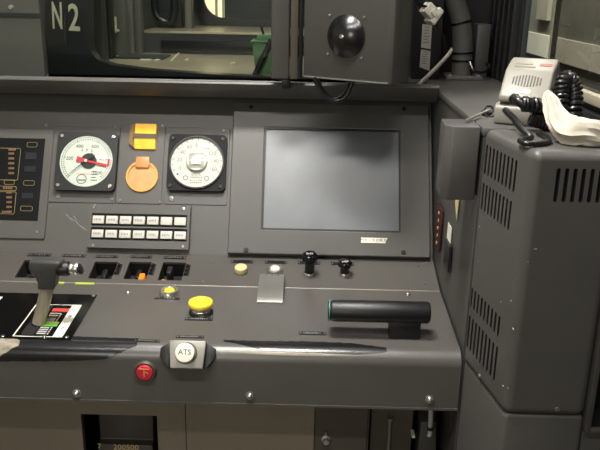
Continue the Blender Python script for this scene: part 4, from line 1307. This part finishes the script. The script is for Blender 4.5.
# ================================================================== EQUIPMENT BEHIND THE HOOD
YE = 1.47
FE = Fr((0, YE, 1.1), (1, 0, 0), (0, 0, 1))
x0, x1 = FE.uv(412, 50)[0], FE.uv(441, 50)[0]
g = thing('control_unit', 'black control unit with two white labels behind the hood', 'control unit', ((x0 + x1) / 2, YE + .04, ZS))
bm = BM(); add_box(bm, x0, x1, YE, YE + .09, ZS, 1.30, None, .003); obj('unit_case', bm, M_BLACK, g)
fr = FE.off(0)
def lab(pts):
    q = [fr.uv(*p) for p in pts]
    bm = BM(); add_prism(bm, q, .0, .0008, FE.M); o = obj('paper_label', bm, mat('label_grey', (165, 162, 152), .6), g)
    bm = BM()
    (ax, ay), (bx, by), (cx, cy_), (dx, dy) = q
    for k in range(6):
        t = .12 + .13 * k
        xa = ax + (dx - ax) * t; ya = ay + (dy - ay) * t; xb2 = bx + (cx - bx) * t
        add_box(bm, xa + .003, xb2 - .003 - .004 * random.random(), ya - .0012, ya + .0006, .0008, .001)
    obj('label_print', bm, M_GREYINK, o, FE.M)
lab([(422.5, 24), (432, 25.5), (430.5, 49), (421, 47.5)]); lab([(421, 49.5), (430.5, 51), (429.5, 71), (419.5, 67)])
g = thing('cable_plug', 'cream plastic cable connector hanging above the black control unit', 'connector', atY(430, 12, 1.40))
pc = atY(430.5, 12.5, 1.40)
MC = Matrix.Translation(pc) @ Matrix.Rotation(R(28), 4, 'Z') @ Matrix.Rotation(R(38), 4, 'Y')
bm = BM(); add_box(bm, -.017, .017, -.010, .010, -.011, .011, MC, .002); add_box(bm, -.006, .010, -.0135, -.010, -.005, .005, MC, .001); obj('plug_body', bm, M_WHITE, g)
bm = BM(); add_box(bm, .004, .016, -.012, .012, -.016, .016, MC, .002); obj('plug_collar', bm, M_WHITE, g)
bm = BM()
for k in range(4):
    s = pc + MC.to_3x3() @ Vector((-.016, (k - 1.5) * .004, 0))
    add_tube(bm, smooth_path([s, s + Vector((-.015, .01, .015)), s + Vector((-.02 + k * .004, .03, .09)), s + Vector((-.03, .05, .30))], 6), .0016, 6)
s = pc + MC.to_3x3() @ Vector((.016, 0, -.004))
add_tube(bm, smooth_path([s, s + Vector((.010, .005, -.02)), s + Vector((.022, .012, -.03)), s + Vector((.03, .03, -.06))], 6), .0024, 8)
obj('plug_wire', bm, M_CORD, g)
g = None
bm = BM(); add_tube(bm, smooth_path([atY(417, 86, 1.40), atY(428, 76, 1.41), atY(440, 64, 1.42), atY(449, 54, 1.43), atY(452, 49, 1.44)], 6), .0042, 10, 1, .5)
t = obj('strap', bm, M_TIE, None, None, atY(430, 75, 1.41)); setp(t, 'pale grey strap crossing in front of the black control unit', 'strap')
# conduit
YC = 1.50
g = thing('conduit', 'thick dark grey conduit pipe with black ties rising from the shelf', 'pipe', atY(461, 79, YC))
rp = [atY(448, -60, YC), atY(449, -20, YC), atY(454, 0, YC), atY(460, 18, YC), atY(462.5, 35, YC), atY(462.5, 55, YC), atY(461.5, 74, YC)]
rp[-1].z = ZS + .008
pth = smooth_path(rp, 8)
bm = BM(); add_tube(bm, pth, .0200, 22); obj('pipe', bm, M_PIPE, g)
for i in (26, 39, 42):
    p, q = pth[i], pth[i + 1]
    d = (q - p).normalized() * .0018
    bm = BM(); add_cyl(bm, p - d, p + d, .0212, 22); obj('cable_tie', bm, M_GLOSS, g)
bm = BM(); c = pth[-1]; add_box(bm, c.x - .035, c.x + .036, c.y - .034, c.y + .034, ZS, ZS + .008, None, .002); fl = obj('flange', bm, M_CAB, g)
for dx in (-.027, .027): screw(g, Matrix.Translation((c.x + dx, c.y - .026, ZS + .008)), 0, 0, 0, .004, .003, M_SCREW, True)
# junction box
FJ = Fr((0, 1.52, 1.1), (1, 0, 0), (0, 0, 1))
x0, x1 = FJ.uv(474, 45)[0], FJ.uv(490, 45)[0]
zt_ = FJ.uv(478, 24)[1] + 1.1
g = thing('junction_box', 'small dark grey box behind the thick conduit pipe', 'box', ((x0 + x1) / 2, 1.54, ZS))
zt_b = FJ.uv(478, 68)[1] + 1.1
bm = BM(); add_box(bm, x0 + .004, x1, 1.52, 1.575, ZS, zt_, None, .003); obj('box_case', bm, mat('junction_grey', (52, 52, 50), .5), g)
bm = BM(); add_tube(bm, smooth_path([(x1 - .004, 1.518, zt_b + .01), atY(490, 66, 1.50), atY(484, 72, 1.48), atY(474, 71, 1.47), atY(470, 62, 1.48)], 8), .003, 8); obj('box_cable', bm, M_CORD, g)

# ================================================================== FACING TRAIN BEYOND THE WINDSCREEN
YT = 2.25
FT = Fr((0, YT, 1.1), (1, 0, 0), (0, 0, 1))
tr = thing('facing_train', 'dark-fronted train cab end lettered N 2 facing the windscreen', 'train', (-.5, YT, -.4))
def T(px, py): return FT.uv(px, py)
bx = T(45.5, 40)[0]
bm = BM(); add_box(bm, -2.2, bx - .004, .0, .05, -1.5, 1.2, Matrix(((1, 0, 0, 0), (0, 1, 0, YT - .02), (0, 0, 1, 1.1), (0, 0, 0, 1)))); body = obj('body_panel', bm, M_BODY, tr)
bm = BM(); z_ = T(20, 14)[1]; add_box(bm, -2.2, bx - .004, z_ - .008, z_ + .004, .0205, .026, FT.M); obj('panel_groove', bm, M_ODARK, tr)
bm = BM(); q = T(14, 7); add_lathe(bm, [(0, .0205), (.007, .0205), (.006, .028), (0, .029)], 12, FT.M @ Matrix.Translation((q[0], q[1], 0))); obj('rivet', bm, M_LETTER, tr)
# mask: outer loop and rounded window opening
inner = [T(90, -160), T(89.5, 0), T(89.5, 40), T(91, 52), T(97, 59.5), T(112, 65), T(150, 70), T(200, 73.5), T(270, 77.5), T(400, 81.5), T(450, 83), T(455, -160)]
outer = [T(45.5, -160), T(45.5, 0), T(46, 40), T(48, 56), T(49.5, 100), T(60, 150), T(112, 160), T(150, 160), T(200, 160), T(300, 160), T(500, 160), T(500, -160)]
bm = BM(); add_ring_plate(bm, outer, inner, -.05, .0, FT.M); mk = obj('front_mask', bm, M_MASK, tr)
bm = BM()
q = T(56.5, 15); q2 = T(73.5, 17)
def letter(ch, px, py, hpx, wfac):
    q = T(px, py)
    s = abs(T(px, py - hpx / 2)[1] - T(px, py + hpx / 2)[1]) / .71
    add_text(bm, ch, s, FT.M @ Matrix.Translation((q[0], q[1], .0003)) @ Matrix.Rotation(R(-2), 4, 'Z') @ Matrix.Diagonal((wfac, 1, 1, 1)), .0006, .0016)
letter('N', 57.2, 17, 27, .40); letter('2', 74, 19, 27, .66)
obj('lettering', bm, M_LETTER, mk)
bm = BM(); add_tube(bm, [FT.M @ Vector((*T(x, y), .004)) for x, y in ((66, 12), (65, 25), (65.5, 35), (66.5, 44))], .0025, 6); obj('mask_seam', bm, M_ODARK, tr)
# interior
ZO = atY(180, 74.5, YT + .06).z
bm = BM(); add_box(bm, -1.5, .55, YT + .0, 3.05, ZO - .03, ZO); obj('far_desk', bm, M_ODESK, tr)
YK = 3.05
FK = Fr((0, YK, 1.1), (1, 0, 0), (0, 0, 1))
def K(px, py): q = FK.uv(px, py); return q[0], q[1] + 1.1
bm = BM(); add_box(bm, K(142, 45)[0], .55, YK, YK + .02, ZO - .03, K(200, 34)[1]); obj('far_ledge_front', bm, M_ODARK, tr)
bm = BM(); add_box(bm, K(162, 45)[0], .55, YK - .03, YK - .001, K(200, 50.5)[1], K(200, 40.5)[1], None, .004); obj('far_rail', bm, M_MASK, tr)
zz = K(200, 33)[1]
bm = BM(); add_box(bm, K(142, 45)[0], .55, YK + .0, YK + .5, zz - .004, zz + .004); obj('far_ledge', bm, M_ODESK, tr)
bm = BM(); add_box(bm, K(170, 45)[0], .55, YK - .004, YK + .006, zz - .002, zz + .006); obj('far_ledge_edge', bm, M_ALU, tr)
# back wall with a lit window
YQ = 3.58
FQ = Fr((0, YQ, 1.1), (1, 0, 0), (0, 0, 1))
def Q(px, py): q = FQ.uv(px, py); return q[0], q[1]
bm = BM(); w0 = Q(199, -60); w1 = Q(272, 18.5)
add_box(bm, -1.5, w0[0] - .001, -1.2, 1.1, -.02, 0, FQ.M); add_box(bm, w0[0], .55, -1.2, w1[1] - .02, -.02, 0, FQ.M)
obj('far_wall', bm, M_OCAB, tr)
n_ = 14
rin = rrect(w0[0] + .02, w0[0] + .6, w1[1], w1[1] + .8, .09, n_); rout = rrect(w0[0] - .04, w0[0] + .66, w1[1] - .05, w1[1] + .86, .13, n_)
bm = BM(); add_ring_plate(bm, rout, rin, 0.0, .025, FQ.M); obj('far_window_frame', bm, M_MASK, tr)
bm = BM(); add_box(bm, w0[0], Q(224, 5)[0], w1[1], w1[1] + .8, -.018, -.01, FQ.M); obj('far_lit_window', bm, M_LITWIN, tr)
bm = BM(); add_box(bm, Q(215, 5)[0], Q(217.5, 5)[0], w1[1], w1[1] + .8, -.0095, .0, FQ.M); add_box(bm, Q(222, 5)[0], Q(224, 5)[0], w1[1], w1[1] + .8, -.0095, .0, FQ.M); obj('far_window_bar', bm, M_ALU, tr)
bm = BM(); add_box(bm, Q(224.2, 5)[0], Q(330, 5)[0], w1[1], w1[1] + .8, -.03, -.012, FQ.M); obj('far_dark_pane', bm, M_MASK, tr)
# columns at the left of that cab
def col(x0, x1, yb, Y, m, d=.06, name='far_column'):
    a = atY(x0, 30, Y).x; b = atY(x1, 30, Y).x
    bm = BM(); add_box(bm, a, b, Y, Y + d, ZO, 2.0, None, .006); return obj(name, bm, m, tr)
col(89, 103, 62, 2.62, M_ODARK); col(104, 111, 55, 2.75, M_MASK); col(111.5, 125, 50, 2.92, M_OCAB); col(126.5, 133, 48, 2.98, M_BODY); col(134, 141, 46, 3.0, M_OCAB)
col(158, 182, 50, 3.30, M_ODARK); col(185, 192, 50, 3.28, M_BODY)
bm = BM(); a = atY(109, 30, 2.88); b = atY(118, 30, 2.88); add_box(bm, a.x, b.x, 2.87, 2.90, a.z - .006, a.z + .002)
for px in (112.5, 115): c = atY(px, 25, 2.88); add_box(bm, c.x - .003, c.x + .003, 2.88, 2.895, c.z - .03, c.z + .03)
obj('far_bracket', bm, M_LETTER, tr)
bm = BM(); add_tube(bm, smooth_path([atY(154, -10, 3.25), atY(155, 10, 3.25), atY(161, 20, 3.25), atY(170, 22, 3.25), atY(174, 12, 3.25), atY(174, -10, 3.25)], 8), .016, 10); obj('far_loop', bm, M_MASK, tr)
bm = BM()
for xa, ya, xb2, yb2 in ((97, 58.5, 110, 51), (171, 61, 179, 53)):
    p, q = atZ(xa, ya, ZO + .002), atZ(xb2, yb2, ZO + .002); add_tube(bm, [p, q], .004, 6)
for px, py, w in ((146, 60.2, .02), (157, 60.3, .008), (187, 60, .006), (233, 63.5, .008), (112, 46.5, .02)):
    p = atZ(px, py, ZO + .001); add_box(bm, p.x - w, p.x + w, p.y - .02, p.y + .02, ZO, ZO + .004)
obj('far_desk_trim', bm, M_LETTER, tr)
bm = BM(); p = atZ(142, 58, ZO); add_box(bm, p.x - .09, p.x + .09, p.y - .05, p.y + .10, ZO, ZO + .006); obj('far_desk_pad', bm, M_ODARK, tr)
bm = BM(); add_box(bm, -1.5, .55, YT + .02, 3.6, 2.02, 2.06); add_box(bm, -1.52, -1.5, YT + .0, 3.6, -.4, 2.06); add_box(bm, .55, .57, YT, 3.6, -.4, 2.06)
obj('far_roof_and_sides', bm, M_CEIL, tr)
# green bin on the facing desk
YG = 2.36
p0 = atY(255.5, 79, YG); p1 = atY(252, 42.5, YG); pr = atY(277, 60, YG)
g = thing('green_bin', 'green plastic bin on the desk of the facing cab, crossed by black strap', 'bin', ((p0.x + pr.x) / 2, YG + .04, ZO))
bm = BM()
zt2 = p1.z
xa, xb2 = p1.x, pr.x + .03
b2 = BM()
lo = [b2.verts.new(v_) for v_ in ((xa + .012, YG, ZO), (xb2 - .012, YG, ZO), (xb2 - .012, YG + .07, ZO), (xa + .012, YG + .07, ZO))]
hi = [b2.verts.new(v_) for v_ in ((xa, YG - .008, zt2), (xb2, YG - .008, zt2), (xb2, YG + .085, zt2), (xa, YG + .085, zt2))]
b2.faces.new(lo[::-1]); b2.faces.new(hi)
for i in range(4): b2.faces.new((lo[i], lo[(i + 1) % 4], hi[(i + 1) % 4], hi[i]))
bmesh.ops.recalc_face_normals(b2, faces=b2.faces)
bmesh.ops.bevel(b2, geom=list(b2.edges), offset=.004, segments=2, profile=.5, affect='EDGES')
merge(bm, b2); obj('bin_body', bm, M_BIN, g)
bm = BM(); add_box(bm, xa - .004, xb2 + .004, YG - .012, YG + .089, zt2, zt2 + .006, None, .002); add_prism(bm, [(xa + .006, zt2 + .006), (xb2, zt2 + .006), (xb2, zt2 + .028), (xa + .018, zt2 + .022)], -YG - .075, -YG - .01, Matrix.Rotation(R(90), 4, 'X'), .002); obj('bin_lid', bm, M_BIN, g)
bm = BM(); add_tube(bm, [atY(253, 80, YG - .02), atY(262, 60, YG - .021), atY(272, 40, YG - .022)], .0095, 8, 1, .25); obj('bin_strap', bm, M_MASK, g)
bm = BM(); c = atY(263, 36, YG + .04); add_tube(bm, smooth_path([(c.x + .01, YG + .04, zt2 + .02), (c.x + .004, YG + .04, c.z), (c.x - .006, YG + .04, c.z + .03)], 5), .004, 8); obj('bin_handle', bm, M_MASK, g)

# ================================================================== OUTSIDE RIGHT: platform seen through the side window
sbox('ground', M_OUTD, -4, 5, -2, 7, -1.2, -1.0)
g = thing('platform_wall', 'cream station wall outside the right side window', 'wall', (1.15, 2.5, -1))
g['kind'] = 'structure'
bm = BM(); add_box(bm, 1.15, 1.25, .2, 6, -1, .945); obj('lower_wall', bm, M_OUTD, g)
bm = BM(); p_ = atY(534, 8, 3.9); q_ = atY(552, 8, 3.72); add_box(bm, 1.13, 1.15, q_.y, p_.y, 1.12, 1.7); obj('pale_post', bm, mat('post_beige', (140, 136, 120), .6), g)
bm = BM(); add_box(bm, 1.14, 1.25, .2, 6, .945, 1.05); obj('pale_band', bm, M_OUTW, g)
bm = BM(); add_box(bm, 1.15, 1.25, .2, 6, 1.05, 2.6); obj('upper_wall', bm, mat('platform_upper', (110, 108, 98), .7, 0, .2, 3), g)

# ================================================================== LIGHTS
def lamp(label, x, y, sx, sy, power, color=(1, .972, .925), group='ceiling lamps'):
    g = thing('ceiling_lamp', label, 'lamp', (x, y, ZC), group)
    bm = BM(); add_ring_plate(bm, [(x - sx / 2 - .02, y - sy / 2 - .02), (x + sx / 2 + .02, y - sy / 2 - .02), (x + sx / 2 + .02, y + sy / 2 + .02), (x - sx / 2 - .02, y + sy / 2 + .02)],
        [(x - sx / 2, y - sy / 2), (x + sx / 2, y - sy / 2), (x + sx / 2, y + sy / 2), (x - sx / 2, y + sy / 2)], ZC - .03, ZC)
    obj('lamp_frame', bm, M_CEIL, g)
    bm = BM(); add_box(bm, x - sx / 2, x + sx / 2, y - sy / 2, y + sy / 2, ZC - .012, ZC - .002); obj('diffuser', bm, M_LAMP, g)
    l = bpy.data.lights.new('ceiling_lamp_light', 'AREA'); l.shape = 'RECTANGLE'; l.size = sx * .96; l.size_y = sy * .96; l.energy = power; l.color = color
    o = bpy.data.objects.new('ceiling_lamp_light', l); COL.objects.link(o); o.location = (x, y, ZC - .016)
    o.parent = g; o.matrix_parent_inverse = WM[g].inverted()
lamp('ceiling lamp above the driver desk', -.14, .86, .42, .15, 24)
lamp('long ceiling lamp nearer the back of the cab', -.25, .18, .95, .06, 13)
def area(name, loc, rot, sx, sy, power, color):
    l = bpy.data.lights.new(name, 'AREA'); l.shape = 'RECTANGLE'; l.size = sx; l.size_y = sy; l.energy = power; l.color = color
    o = bpy.data.objects.new(name, l); COL.objects.link(o); o.location = loc; o.rotation_euler = rot
area('facing_cab_light', (-.4, 2.75, 2.0), (0, 0, 0), .6, .25, 8, (1, .97, .88))
area('platform_light', (.75, 2.9, 2.5), (0, R(-40), 0), .2, 2.4, 115, (1, .97, .9))
area('gap_light', (-.8, 1.95, 2.1), (R(25), 0, 0), 1.0, .15, 3.5, (1, .97, .92))
area('rear_fill_light', (-.68, -1.25, 1.5), (R(90), 0, 0), .6, .6, 12, (1, .95, .88))  # added fill from behind the cab, brightens the desk front
wd = bpy.data.worlds.new('world'); scn.world = wd
wd.use_nodes = True
wd.node_tree.nodes['Background'].inputs[0].default_value = (.85, .9, 1, 1)
wd.node_tree.nodes['Background'].inputs[1].default_value = .06
scn.view_settings.view_transform = 'Standard'
scn.view_settings.look = 'None'
scn.view_settings.exposure = .17
scn.view_settings.gamma = 1
scn.view_settings.use_curve_mapping = False
